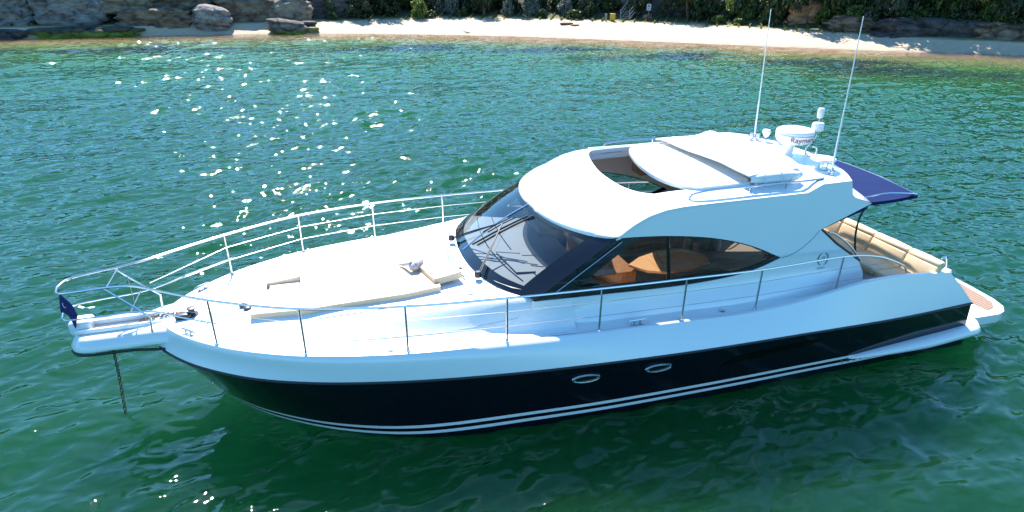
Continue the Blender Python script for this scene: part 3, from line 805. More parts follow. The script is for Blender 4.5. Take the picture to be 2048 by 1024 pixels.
# whip aerials
for (bx, by, tx, ty, tz) in ((1.80, 1.28, 1.89, 1.30, 5.16), (1.50, -.95, 1.57, -1.0, 5.12)):
    bz = zroof(bx, by); b = Vector((bx, by, bz)); t_ = Vector((tx, ty, tz))
    mb = MB(); mb.tube([b.lerp(t_, .03), b.lerp(t_, .3), b.lerp(t_, .31), t_], [.014, .013, .010, .006], 8); an = mb.obj('whip_antenna', M_PLAST, Y0)
    mb = MB(); mb.lathe([(.045, 0), (.045, .015), (.022, .02), (.022, .1), (.0, .1)], b, 14); mb.tube([b + Vector((.05, 0, .05)), b + Vector((-.05, 0, .05))], .015, 8); mb.obj('antenna_base', M_STEEL, an)
# light mast
mz = zroof(1.5, .37)
mb = MB(); mb.tube(catmull([(1.50, .37, mz - .02), (1.52, .37, mz + .10), (1.46, .38, mz + .18), (1.42, .42, mz + .30), (1.42, .42, 3.42), (1.42, .42, 3.66)], 24), .011, 8); mst = mb.obj('light_mast', M_STEEL, Y0)
mb = MB(); mb.lathe([(0, 0), (.042, 0), (.05, .03), (.05, .13), (.04, .15), (0, .15)], (1.42, .42, 3.60), 18); mb.obj('anchor_light', M_PLAST, mst)
mb = MB(); mb.lathe([(0, 0), (.085, 0), (.09, .02), (.09, .10), (.08, .12), (0, .12)], (1.42, .42, 3.40), 20); mb.obj('gps_antenna', M_PLAST, mst)
mb = MB(); mb.tube(catmull([(1.52, .37, mz + .12), (1.55, .42, mz + .06), (1.50, .45, mz), (1.38, .45, mz + .03), (1.36, .43, mz + .11), (1.43, .42, mz + .14)], 24), .010, 6); mb.obj('cable', M_PLAST, mst)
# horn and search light
mb = MB(); z = zroof(1.6, -.55); mb.lathe([(0, 0), (.03, 0), (.018, .05), (.05, .09), (.075, .15), (.06, .19), (0, .2)], (1.58, -.55, z + .02), 16); mb.obj('satellite_puck', M_PLAST, Y0)
mb = MB()
for (x, y) in ((1.75, -.72), (1.66, -.66), (1.44, -.35), (1.38, -.18)):
    mb.lathe([(0, -.05), (.04, -.05), (.05, 0), (.04, .05), (0, .05)], (x, y, zroof(x, y) + .07), 14); mb.tube([(x, y, zroof(x, y)), (x, y, zroof(x, y) + .05)], .012, 6)
mb.tube([(1.66, -.66, zroof(1.66, -.66) + .06), (1.38, -.18, zroof(1.4, -.2) + .06)], .012, 6)
mb.obj('horn', M_STEEL, Y0)
# flat round aerial
zz = zroof(1.76, 1.03)
mb = MB(); mb.lathe([(0, -.02), (.16, -.02), (.185, -.005), (.17, .018), (.09, .032), (0, .036)], (1.76, 1.03, zz + .15), 36); dk = mb.obj('disc_antenna', M_PLAST, Y0)
mb = MB()
for (dx, dy) in ((.06, .05), (-.06, .04), (0, -.06)): mb.tube([(1.76 + dx, 1.03 + dy, zz), (1.76 + dx, 1.03 + dy, zz + .14)], .012, 6)
mb.lathe([(.10, 0), (.10, .012), (0, .012)], (1.76, 1.03, zz), 18); mb.obj('disc_stand', M_STEEL, dk)

# ------------------------------------------------------------------ aft canopy
def canx(u): return 1.36 - u * 1.08
mb = MB(); rows = []
for u in np.linspace(0, 1, 18):
    row = []
    for y in np.linspace(-1.55, 1.55, 25):
        f = abs(y) / 1.55; x0 = 1.26 - .28 * (1 - f * f); x1 = .30 - .10 * (1 - f * f)
        row.append((x0 + (x1 - x0) * u, y, 2.555 + .05 * (1 - f * f) + .03 * u - .03 * math.sin(math.pi * u) * (1 - f * .5)))
    rows.append(row)
mb.grid(rows); can = mb.obj('canopy', M_NAVYC, Y0)
mb = MB(); A = [rows[-1][i] for i in range(25)]; mb.grid([A, [(x - .01, y, z - .055) for x, y, z in A]])
for s in (0, -1):
    A = [r[s] for r in rows]; mb.grid([A, [(x, y * 1.005, z - .045) for x, y, z in A]])
mb.obj('canopy_hem', M_NAVYC, can)
mb = MB(); q = catmull([(1.30, 1.50, 2.62), (.95, 1.52, 2.66), (.5, 1.52, 2.62), (.27, 1.50, 2.58)], 16)
mb.tube(q, .013, 8); mb.tube([(x, -y, z) for x, y, z in q], .013, 8); mb.tube([(.27, 1.5, 2.57), (.18, .7, 2.61), (.17, 0, 2.62), (.18, -.7, 2.61), (.27, -1.5, 2.57)], .013, 8); mb.obj('canopy_frame', M_STEEL, can)
for s in (1, -1):
    rear = catmull([(1.27, 2.52), (1.36, 2.38), (1.40, 2.15), (1.36, 1.85), (1.28, 1.66)], 20).tolist()
    pol = rear + [(1.48, 1.80), (1.78, 2.0), (2.08, 2.235)]
    mb = MB(); sheet(mb, pol, lambda x, z: (x, s * (cabin_y(x, z) - .03), z), .12); sc = mb.obj('side_curtain', M_VINYL, Y0)
    mb = MB(); mb.tube([(x, s * (cabin_y(x, z) - .03), z) for x, z in rear], .016, 6); mb.obj('curtain_edge', M_RUB, sc)
    mb = MB(); A = [(1.24, s * 1.575, 2.545), (2.08, s * 1.60, 2.235)]; mb.grid([[A[0], (1.66, s * 1.60, 2.40), A[1]], [(1.27, s * 1.58, 2.46), (1.66, s * 1.595, 2.36), (2.06, s * 1.60, 2.225)]]); mb.obj('curtain_flap', M_NAVYC, sc)

# ------------------------------------------------------------------ interior
mb = MB(); mb.box((3.6, 0, .93), (4.6, 3.1, .06)); mb.obj('saloon_floor', M_CARPET, Y0)
mb = MB(); mb.box((6.1, 0, 1.35), (.12, 3.2, .8)); mb.obj('forward_bulkhead', M_GREY, Y0)
# dashboard
mb = MB(); rows = []
for x, z in ((7.12, 1.812), (7.05, 1.82), (6.95, 1.832), (6.8, 1.84), (6.5, 1.845), (6.1, 1.86), (5.75, 1.87), (5.62, 1.83), (5.58, 1.4)):
    yy = float(np.interp(x, [6.5, 6.8, 6.97, 7.12], [1.60, 1.38, 1.1, .6])); rows.append([(x, yy * s, z) for s in np.linspace(-1, 1, 15)])
mb.grid(rows); dash = mb.obj('dashboard', M_GREY, Y0)
for xx, dd in ((6.75, .16), (6.45, .10)):
    mb = MB(); mb.tube([(xx - dd * (y / 1.3) ** 2, y, 1.852 + .01 * (6.9 - xx)) for y in np.linspace(-1.25, 1.25, 21)], .006, 5); mb.obj('dash_seam', M_RUB, dash)
mb = MB(); sheet(mb, [(6.7, .25), (6.62, 1.0), (6.35, 1.05), (6.38, .25)], lambda x, y: (x, y, 1.874), .2, thick=(0, 0, -.02)); mb.obj('chart_pad', mat('pale_dash_pad', (.20, .21, .22), .6), dash)
mb = MB(); mb.box((5.72, -.55, 1.90), (.35, .9, .18), bev=.05); mb.obj('instrument_pod', M_DKPLAST, dash)
mb = MB(); mb.tube([(5.45 + .05 * math.cos(a), -.55 + .19 * math.cos(a), 1.82 + .18 * math.sin(a)) for a in np.linspace(0, 2 * math.pi, 28, endpoint=False)], .014, 6, closed=True); mb.tube([(5.45, -.55, 1.82), (5.62, -.55, 1.78)], .02, 6); mb.obj('steering_wheel', M_DKPLAST, dash)
mb = MB()
mb.box((4.85, -.6, 1.5), (.5, .95, .14), bev=.05); mb.box((4.62, -.6, 1.78), (.14, .95, .52), bev=.05); mb.box((4.85, -.6, 1.2), (.4, .8, .5), bev=.03); mb.obj('helm_seat', M_TAN, Y0)
mb = MB(); mb.box((5.0, .55, 1.25), (.7, .62, .62), bev=.02); mb.box((5.42, .95, 1.22), (.5, .3, .56), bev=.02); mb.obj('wooden_cabinet', M_CHERRY, Y0)
mb = MB(); mb.box((3.55, -1.22, 1.3), (1.9, .55, .72), bev=.02); mb.obj('galley_unit', M_CHERRY, Y0)
mb = MB(); mb.box((3.55, -1.22, 1.675), (1.95, .6, .03), bev=.008); mb.obj('galley_counter', M_DKPLAST, Y0)
mb = MB(); mb.box((3.15, -1.28, 2.56), (1.0, .34, .36), bev=.015); mb.obj('overhead_locker', M_CHERRY, Y0)
mb = MB(); mb.box((2.35, -.98, 1.85), (.10, .62, 1.8), bev=.01); mb.obj('galley_partition', M_CHERRY, Y0)
# dinette settee under the port window
mb = MB(); mb.box((4.1, 1.33, 1.32), (2.4, .42, .16), bev=.05); mb.box((4.1, 1.50, 1.52), (2.4, .12, .36), bev=.04); mb.box((5.15, 1.1, 1.32), (.4, .8, .16), bev=.05); mb.box((4.1, 1.32, 1.1), (2.4, .4, .3)); mb.obj('settee', M_TAN, Y0)
# aft doors: frame posts, header, glass leaf
mb = MB()
for y in (-1.5, -.62, .62, 1.5): mb.box((2.15, y, 1.82), (.07, .08, 1.75), bev=.01)
mb.box((2.15, 0, 2.68), (.07, 3.1, .1), bev=.01); mb.box((2.15, -1.05, 1.15), (.06, .8, .45)); mb.box((2.15, 1.05, 1.15), (.06, .8, .45))
bh = mb.obj('aft_door_frame', M_PLAST, Y0)
for y in (-1.06, 1.06): mb = MB(); mb.box((2.15, y, 1.98), (.012, .8, 1.25)); mb.obj('door_pane', M_SGLASS, bh)
# dining table: a thing of its own
TB = empty('dining_table', (4.2, .85, .96), 'cherry wood folding table seen through the side window of the yacht', 'table')
mb = MB(); tp = [(4.78, .82), (4.50, .62), (4.14, .50), (3.7, .55), (3.45, .82), (3.55, 1.1), (3.9, 1.22), (4.35, 1.22), (4.62, 1.08)]
sheet(mb, tp, lambda x, y: (x, y, 1.665), .2, thick=(0, 0, -.035)); mb.obj('table_top', M_TABLE, TB, angle=30)
mb = MB(); mb.tube([(4.14, .50, 1.668), (4.36, 1.22, 1.668)], .006, 5); mb.obj('fold_joint', M_CHERRY, TB)
mb = MB(); mb.lathe([(.26, 0), (.26, .02), (.05, .05), (.045, .67), (.12, .68)], (4.1, .85, .96), 20); mb.obj('pedestal', M_STEEL, TB)

# ------------------------------------------------------------------ person standing in the saloon
def skinned(name, chains, radii, edges, mat_, parent, root=0, sub=2):
    me = bpy.data.meshes.new(name); mi = rootinv(parent) if parent else Matrix.Identity(4)
    me.from_pydata([tuple(mi @ Vector(v)) for v in chains], edges, []); o = bpy.data.objects.new(name, me); COL.objects.link(o)
    if parent: o.parent = parent
    sk = o.modifiers.new('skin', 'SKIN'); sk.use_smooth_shade = True
    for i, r in enumerate(radii): me.skin_vertices[0].data[i].radius = (r[0], r[1]) if isinstance(r, tuple) else (r, r)
    me.skin_vertices[0].data[root].use_root = True
    ss = o.modifiers.new('sub', 'SUBSURF'); ss.levels = sub; ss.render_levels = sub
    dg = bpy.context.evaluated_depsgraph_get(); m2 = bpy.data.meshes.new_from_object(o.evaluated_get(dg)); m2.name = name
    o.modifiers.clear(); o.data = m2; m2.materials.clear(); m2.materials.append(mat_); m2.shade_smooth(); bpy.data.meshes.remove(me); return o
M_SKIN = mat('skin', (.42, .24, .17), .5, var=.04); M_SHIRT = mat('pale_shirt', (.62, .60, .66), .85, bump=.2); M_SHORT = mat('dark_shorts', (.10, .045, .05), .85); M_HAIR = mat('brown_hair', (.05, .03, .02), .6)
PE = empty('person', (3.15, .05, .96), 'person in a pale top standing inside the yacht cabin behind the table', 'person')
bx, by, bz = 3.15, .05, .96
def pp_(x, y, z): return (bx + x, by + y, bz + z)
pv = [pp_(0, 0, .93), pp_(0, 0, 1.10), pp_(0, 0, 1.30), pp_(.0, 0, 1.43), pp_(.02, 0, 1.50), pp_(.03, 0, 1.58), pp_(.04, 0, 1.68),   # 0-6 trunk, neck, head
      pp_(0, .10, .86), pp_(.02, .11, .48), pp_(-.01, .12, .09), pp_(.06, .13, .035), pp_(.15, .14, .025),     # 7-11
      pp_(0, -.10, .86), pp_(.06, -.12, .48), pp_(.10, -.13, .09), pp_(.17, -.13, .035), pp_(.26, -.12, .025),   # 12-16
      pp_(0, .19, 1.38), pp_(.02, .27, 1.10), pp_(.16, .24, .92), pp_(.24, .21, .90),                              # 17-20 arm
      pp_(0, -.19, 1.38), pp_(.04, -.26, 1.10), pp_(.24, -.22, 1.06), pp_(.33, -.19, 1.07)]
pr_ = [(.13, .10), (.12, .09), (.15, .105), (.11, .085), .055, (.075, .085), (.08, .095), .085, .055, .038, .036, .026, .085, .055, .038, .036, .026, .06, .042, .03, .028, .06, .042, .03, .028]
pe_ = [(0, 1), (1, 2), (2, 3), (3, 4), (4, 5), (5, 6), (0, 7), (7, 8), (8, 9), (9, 10), (10, 11), (0, 12), (12, 13), (13, 14), (14, 15), (15, 16), (3, 17), (17, 18), (18, 19), (19, 20), (3, 21), (21, 22), (22, 23), (23, 24)]
def fingers(w, d, up, out):
    # palm end w, pointing d: four fingers and a thumb leaving the side
    V = []; E = []; Rr = []
    for k, l in enumerate((.070, .078, .074, .058)):
        b = w + out * (.012 * (k - 1.5) * 1.6); V += [b, b + d * l * .5 - up * .004, b + d * l - up * .020]; Rr += [.0095, .0085, .0075]
    return V, Rr
body = skinned('body', pv, pr_, pe_, M_SKIN, PE)
for (w, d) in ((pv[20], Vector((.9, -.3, -.2)).normalized()), (pv[24], Vector((.95, .3, 0)).normalized())):
    up = Vector((0, 0, 1)); out = d.cross(up).normalized(); fv, fr_ = fingers(Vector(w) + d * .02, d, up, out)
    for k in range(4): skinned('finger', fv[3 * k:3 * k + 3], fr_[3 * k:3 * k + 3], [(0, 1), (1, 2)], M_SKIN, PE, sub=1)
    t0 = Vector(w) + out * .025 - d * .02; skinned('thumb', [t0, t0 + out * .025 + d * .025, t0 + out * .03 + d * .06], [.011, .010, .008], [(0, 1), (1, 2)], M_SKIN, PE, sub=1)
skinned('shirt', [pp_(0, 0, .90), pp_(0, 0, 1.12), pp_(0, 0, 1.30), pp_(0, 0, 1.42), pp_(.01, 0, 1.47), pp_(0, .20, 1.38), pp_(.01, .25, 1.22), pp_(0, -.20, 1.38), pp_(.02, -.25, 1.22)], [(.16, .125), (.155, .12), (.18, .13), (.13, .10), .072, .080, .068, .080, .068], [(0, 1), (1, 2), (2, 3), (3, 4), (3, 5), (5, 6), (3, 7), (7, 8)], M_SHIRT, PE)
skinned('shorts', [pp_(0, 0, .96), pp_(0, 0, .88), pp_(0, .11, .80), pp_(.01, .115, .58), pp_(0, -.11, .80), pp_(.04, -.125, .58)], [(.16, .125), (.16, .125), .11, .095, .11, .095], [(0, 1), (1, 2), (2, 3), (1, 4), (4, 5)], M_SHORT, PE)
mb = MB(); mb.lathe([(0, .115), (.06, .10), (.095, .05), (.105, -.02), (.09, -.06)], pp_(.02, 0, 1.665), 20); mb.obj('hair', M_HAIR, PE)
mb = MB(); mb.tube([pp_(.105, 0, 1.655), pp_(.135, 0, 1.615), pp_(.11, 0, 1.60)], [.008, .017, .012], 8); mb.obj('nose', M_SKIN, PE)
mb = MB(); mb.tube([pp_(.108, -.025, 1.568), pp_(.118, 0, 1.566), pp_(.108, .025, 1.568)], .006, 6); mb.obj('mouth', M_SHORT, PE)
for s in (1, -1):
    mb = MB(); mb.lathe([(0, -.011), (.008, -.008), (.011, 0), (.008, .008), (0, .011)], pp_(.105, s * .033, 1.645), 10); mb.obj('eye', M_DKPLAST, PE)
    mb = MB(); mb.tube([pp_(.03, s * .088, 1.66), pp_(.01, s * .10, 1.64), pp_(.02, s * .092, 1.60)], [.010, .017, .010], 8); mb.obj('ear', M_SKIN, PE)

# ------------------------------------------------------------------ cockpit
mb = MB(); mb.box((.95, 0, .86), (2.4, 4.0, .05)); mb.obj('cockpit_floor', M_TEAK, Y0)
mb = MB()
mb.box((.02, 0, 1.2), (.25, 4.1, .55), bev=.04); mb.box((.42, .1, 1.05), (.55, 3.7, .38), bev=.03)
lb = mb.obj('cockpit_lounge', M_WHITE, Y0)
for k, (ya, yb) in enumerate(((2.12, 1.53), (1.53, .83), (.83, .13), (.13, -.57), (-.57, -1.27), (-1.27, -1.95))):
    mb = MB(); yc = (ya + yb) / 2; w = ya - yb - .012
    M_ = Matrix.Rotation(math.radians(-16), 4, 'Y')
    mb.box((.125, yc, 1.44), (.12, w, .26), bev=.025, M=M_)
    mb.tube([(.07, yb + .01, 1.588), (.068, yb + .03, 1.59), (.066, yc, 1.592), (.068, ya - .03, 1.59), (.07, ya - .01, 1.588)], [.062, .072, .076, .072, .062], 16)
    mb.obj('back_cushion', M_TAN, lb)
    mb = MB(); mb.box((.46, yc - (.06 if ya > 2 else 0), 1.285), (.56, w - (.12 if ya > 2 else 0), .13), bev=.045); mb.obj('seat_cushion', M_TAN, lb)
# stern corner cap, fairlead, gate
mb = MB(); mb.box((-.16, 1.90, 1.42), (.20, .34, .08), bev=.03); mb.box((-.24, 1.76, 1.36), (.16, .16, .14), bev=.04); mb.obj('stern_corner_cap', M_WHITE, Y0)
mb = MB(); z = 1.50; mb.tube([(-.08, 1.92, z + .03), (-.22, 1.86, z + .045), (-.36, 1.80, z + .03)], [.012, .018, .012], 8); mb.tube([(-.17, 1.88, z - .02), (-.17, 1.88, z + .04)], .016, 8); mb.tube([(-.28, 1.84, z - .02), (-.28, 1.84, z + .04)], .016, 8); mb.obj('cleat', M_STEEL, Y0)
mb = MB(); mb.tube(catmull([(-.42, 1.72, 1.48), (-.52, 1.70, 1.50), (-.58, 1.70, 1.40), (-.60, 1.72, 1.22)], 14), .016, 8); mb.obj('boarding_handrail', M_STEEL, Y0)
# swim platform and side pods
mb = MB()
pp = [(-.7, 2.1), (-1.02, 2.14), (-1.06, 2.12), (-1.12, 2.03), (-1.72, 2.05), (-1.90, 2.0), (-2.06, 1.86), (-2.16, 1.6), (-2.24, 1.0), (-2.27, 0)]
ppl = pp + [(x, -y) for x, y in pp[::-1][1:]]
def pf(z): return lambda x, y: (x, y, z)
sheet(mb, ppl, pf(.42), .2, thick=(0, 0, -.16)); plat = mb.obj('swim_platform', M_WHITE, Y0, angle=40)
bm = bmesh.new(); bm.from_mesh(plat.data); bm.free()
mb = MB(); tk = [(-.8, 1.72), (-.98, 1.70), (-1.0, 1.22), (-1.62, 1.2), (-1.64, 1.90), (-1.84, 1.86), (-1.98, 1.72), (-2.06, 1.5), (-2.13, 1.0), (-2.16, 0)]
sheet(mb, tk + [(x, -y) for x, y in tk[::-1][1:]], pf(.4285), .2, thick=(0, 0, -.006)); mb.obj('teak_panel', M_TEAK, plat, smooth=False)
mb = MB(); sheet(mb, [(-.8, 2.02), (-.8, 1.78), (-1.06, 1.76), (-1.06, 1.95), (-1.0, 2.05)], pf(.4285), .2, thick=(0, 0, -.006)); mb.obj('teak_panel', M_TEAK, plat, smooth=False)
for s in (1, -1):
    mb = MB(); rows = []
    for x in np.linspace(1.56, -1.10, 34):
        f = sst(1.6, .2, x) ; f = min(1, (1.56 - x) / 1.5) ** .6 if x < 1.56 else 0
        yb_ = hull_at(max(x, -.9), .3).y - .06; w = .08 + .15 * f if x > -.95 else .23 * math.sqrt(max(0, 1 - ((-.95 - x) / .16) ** 2)) + .0
        zc = float(np.interp(x, [-1.1, -.2, 1.55], [.345, .30, .25])); h = .02 + .085 * f
        sec = []
        for a in np.linspace(-90, 90, 11):
            sec.append((x, s * (yb_ + (w if True else 0) * math.cos(math.radians(a)) ** .7), zc + h * math.sin(math.radians(a))))
        sec = [(x, s * (yb_ - .25), zc - h)] + sec + [(x, s * (yb_ - .25), zc + h)]
        rows.append(sec)
    mb.grid(rows); mb.add(rows[-1], [tuple(range(len(rows[-1])))]); mb.obj('side_pod', M_WHITE, Y0, angle=45)

# ------------------------------------------------------------------ guard rails
ST = [(10.551, 1.05, 1.431), (9.495, 1.60, 1.431), (8.293, 1.88, 1.424), (7.057, 2.0, 1.409), (5.808, 2.055, 1.385), (4.573, 2.06, 1.352), (3.364, 2.04, 1.312), (1.829, 1.90, 1.25)]
H = .636
grail = None
mb = MB()
BOW = [(10.551, 1.06, 2.065), (11.18, .62, 2.07), (11.50, .40, 2.07), (11.8, .31, 2.05), (12.15, .27, 2.02), (12.38, .20, 1.995), (12.45, 0, 1.985)]
TOPR = [(.60, 1.98, 1.50), (.66, 1.97, 1.60), (.85, 1.95, 1.70), (1.15, 1.93, 1.81), (1.5, 1.91, 1.87), (1.829, 1.90, 1.888)] + [(x, y, z + H) for x, y, z in ST[::-1][1:-1]] + BOW
TR = catmull(TOPR, 180)
mb.tube(TR.tolist() + [(x, -y, z) for x, y, z in TR[::-1][1:].tolist()], .0145, 8)
grail = mb.obj('guard_rail', M_STEEL, Y0)
mb = MB(); LOW = catmull([(10.50, 1.02, 1.70), (10.95, .70, 1.69), (11.3, .42, 1.68), (11.6, .30, 1.655), (12.1, .26, 1.63), (12.40, .20, 1.615), (12.48, 0, 1.61)], 60)
mb.tube(LOW.tolist() + [(x, -y, z) for x, y, z in LOW[::-1][1:].tolist()], .0105, 8); mb.obj('lower_bow_rail', M_STEEL, grail)
for s in (1, -1):
    for (x, y, z) in ST:
        mb = MB(); mb.tube([(x, s * y, z - .03), (x, s * y, z + H)], .0135, 8); mb.lathe([(.035, 0), (.03, .012), (.018, .03), (.018, .05)], (x, s * y, z - .005), 12); mb.obj('stanchion', M_STEEL, grail)
    mb = MB(); mb.tube([(11.42, s * .36, 1.36), (11.40, s * .34, 1.56), (11.55, s * .31, 1.72), (11.85, s * .30, 2.04)], .0135, 8); mb.obj('stanchion', M_STEEL, grail)
    for h in (.23, .44):
        pts = [(x, s * y, z + h) for x, y, z in ST]; pts = [(.9, s * 1.98, 1.50 + .0 * h)] + pts[::-1] if False else pts[::-1]
        pts = [(1.05, s * 1.96, 1.27 + h * 1.0)] + pts + [(11.5, s * .36, 1.52 + h * .5)]
        mb = MB(); mb.tube(pts, .0030, 5); mb.obj('lifeline', M_WIRE, grail)
mb = MB(); mb.tube([(11.62, .30, 1.66), (11.62, -.30, 1.66)], .009, 8); mb.tube([(11.62, .05, 2.05), (11.62, .05, 1.66)], .006, 6); mb.tube([(11.80, .31, 2.05), (11.80, -.31, 2.05)], .010, 8); mb.obj('rail_brace', M_STEEL, grail)

# ------------------------------------------------------------------ loose things on the yacht
def zpad(x, y): return zdeck(x, y)
padpoly = [(10.16, .72), (10.12, .30), (10.10, -.5), (10.0, -.80), (9.3, -.98), (8.2, -1.02), (7.72, -1.0), (7.66, -.4), (7.66, .4), (7.70, 1.02), (8.2, 1.05), (9.47, .93)]
cut = [(9.98, -.08), (9.52, -.08), (9.50, .42), (9.97, .45)]
mb = MB(); sheet(mb, padpoly, lambda x, y: (x, y, zdeck(x, y) + .075), .10, holes=[cut], thick=(0, 0, -.08))
sp_ = mb.obj('sun_pad', M_PAD, None, angle=50); tag(sp_, 'large cream foredeck sun pad with a square cut-out near its front', 'cushion')
bv = sp_.modifiers.new('bevel', 'BEVEL'); bv.width = .025; bv.segments = 2; bv.angle_limit = math.radians(60)
mb = MB()
def bol(x, y): return zdeck(x, y)
bp_ = [(7.96, -.9), (7.96, .35), (7.74, .92), (7.38, .88), (7.50, .30), (7.52, -.9)]
mb = MB(); sheet(mb, [(7.90, -.85), (7.92, .30), (7.76, .90), (7.36, .84), (7.48, .28), (7.50, -.85)], lambda x, y: (x, y, zdeck(min(x, 7.66), y) + .15 - .05 * (x - 7.4)), .08, thick=(0, 0, -.10))
bo = mb.obj('head_bolster', M_PAD, None, angle=50); tag(bo, 'angled tan head cushion on the foredeck, just ahead of the windshield', 'cushion')
bv = bo.modifiers.new('bevel', 'BEVEL'); bv.width = .03; bv.segments = 2; bv.angle_limit = math.radians(60)
mb = MB(); zt = zdeck(7.95, .42) + .14
mb.tube([(8.02, .46, zt), (7.95, .44, zt + .01), (7.88, .34, zt + .01), (7.84, .20, zt), (7.82, .14, zt - .005)], [.04, .068, .072, .066, .04], 16)
mb.tube([(8.0, .44, zt + .06), (8.09, .25, zt - .03), (8.14, .18, zt - .045)], [.03, .025, .015], 8)
tw = mb.obj('rolled_towel', M_TOWEL, None); tag(tw, 'small rolled grey and white towel lying on the foredeck sun pad', 'towel')

# anchor chain: alternate links from the pulpit down into the water, and a run of it along the deck
def links(path, step=.048):
    P = catmull(path, step=step); mb = MB()
    for i in range(len(P) - 1):
        a, b = Vector(P[i]), Vector(P[i + 1]); t_ = (b - a).normalized(); c = (a + b) / 2
        u = t_.cross(Vector((.3, 1, .1))).normalized(); w = t_.cross(u)
        d = u if i % 2 else w
        pts = [c + t_ * math.cos(q) * .034 + d * math.sin(q) * .018 for q in np.linspace(0, 2 * math.pi, 10, endpoint=False)]
        mb.tube(pts, .0065, 5, closed=True)
    return mb
ch = links([(12.02, .05, 1.14), (12.04, .09, .6), (12.08, .16, .0), (12.10, .18, -.3)]).obj('anchor_chain', M_CHAIN, None, weld=False)
tag(ch, 'dark anchor chain hanging from the bow pulpit down into the water', 'chain')
ch2 = links([(11.62, .03, 1.39), (11.4, .05, 1.43), (11.2, .09, zdeck(11.2, .09) + .03), (11.05, .12, zdeck(11.05, .12) + .03)]).obj('deck_chain', M_CHAIN, None, weld=False)
tag(ch2, 'short rusty run of chain lying on the bow deck between pulpit and windlass', 'chain')
# bow flag
mb = MB(); rows = []
for i in range(10):
    u = i / 9; row = []
    for j in range(12):
        v = j / 11
        a = Vector((12.42 + .05 * u, .03, 1.95 - .28 * u)); b = Vector((12.40 - .13 * u - .12, .10, 1.90 - .34 * u - .12))
        p = a.lerp(Vector((12.13 + .04 * (1 - u), .14, 1.60 + .0 * u)), v ** 1.1) if False else a + (Vector((-.13, .06, -.13)) * v) + Vector((0, .03 * math.sin(6 * v + 2 * u), -.22 * v * v * (1 - .5 * u)))
        row.append(p)
    rows.append(row)
mb.grid(rows); fl = mb.obj('bow_flag', M_FLAG, None); tag(fl, 'limp navy blue flag on a short staff at the bow rail', 'flag')
sm = fl.modifiers.new('solid', 'SOLIDIFY'); sm.thickness = .004
mb = MB(); mb.tube([(12.42, .02, 1.99), (12.48, .02, 1.64)], .008, 6); mb.obj('flag_staff', M_STEEL, fl)
mb = MB(); cc = []
for a in np.linspace(.6, 3.4, 12):
    i = 3.6 + 1.6 * math.sin(a); j = 3.6 + 1.6 * math.cos(a); i0, j0 = int(i), int(j)
    cc.append(Vector(rows[i0][j0]).lerp(Vector(rows[i0 + 1][j0 + 1]), .5) + Vector((0, .012, 0)))
cc = [c for c in cc if c is not None]; mb.tube(catmull([tuple(c) for c in cc[::3]], 16), .006, 5); mb.obj('flag_print', M_FLAGW, fl)
# canvas cover over the aft roof hatch, rolled bundle below its port edge
rnd = random.Random(5)
cvp = catmull([(3.42, -1.1), (3.50, -.6), (3.52, 0), (3.46, .6), (3.33, 1.15)], 14).tolist() + [(3.26, 1.30), (2.9, 1.22), (2.2, 1.10), (2.0, .5), (2.02, -.2), (2.2, -.8), (2.5, -1.25), (3.0, -1.25)]
def cov(x, y):
    e = sst(1.95, 2.35, x) * sst(3.54, 3.35, x) if False else 1
    h = .10 + .05 * sst(-.2, 1.0, y) * sst(2.4, 3.0, x) + .012 * noise.noise((x * 3, y * 3, .3)) + .006 * noise.noise((x * 9, y * 4, 2))
    h -= .07 * (1 - sst(2.0, 2.5, x)) + .03 * sst(-.8, -1.25, y)
    h += .07 * math.exp(-((x - 2.45) ** 2 + (y + .95) ** 2) / .03)
    return (x, y, zroof(x, y) + max(h, .02) + .03)
mb = MB(); sheet(mb, cvp, cov, .07, thick=(0, 0, -.02)); cv = mb.obj('roof_canvas', M_CANVAS, None, angle=60); tag(cv, 'white canvas cover stretched over the aft part of the yacht roof', 'cover')
mb = MB(); rows = []
for t in np.linspace(0, 1, 22):
    x = 3.22 - t * .85; y = 1.26 - .02 * math.sin(3 * t); r = .085 * (math.sin(math.pi * (t * .94 + .03)) ** .35); row = []
    for a in np.linspace(0, 2 * math.pi, 17):
        k = 1 + .10 * noise.noise((x * 4, math.cos(a) * 1.5, math.sin(a) * 1.5))
        row.append((x, y + 1.15 * r * k * math.cos(a), zroof(x, 1.26) + .10 + r * k * math.sin(a)))
    rows.append(row)
mb.grid(rows)
for x in (3.0, 2.72): mb.tube([(x, 1.26 + .103 * math.cos(a), zroof(x, 1.26) + .10 + .09 * math.sin(a)) for a in np.linspace(0, 2 * math.pi, 20, endpoint=False)], .008, 5, closed=True)
bd = mb.obj('rolled_cover', M_CANVAS, None, angle=60); tag(bd, 'long rolled pale canvas bundle lying along the port edge of the roof', 'bundle')
mb = MB(); mb.tube([(3.12, 1.30, zroof(3.1, 1.3)), (3.10, 1.27, zroof(3.1, 1.27) + .05)], .02, 6); mb.obj('strap', M_CANVAS, bd); mb = MB(); mb.tube([(2.5, 1.27, zroof(2.5, 1.27)), (2.5, 1.27, zroof(2.5, 1.27) + .05)], .02, 6); mb.obj('strap', M_CANVAS, bd)
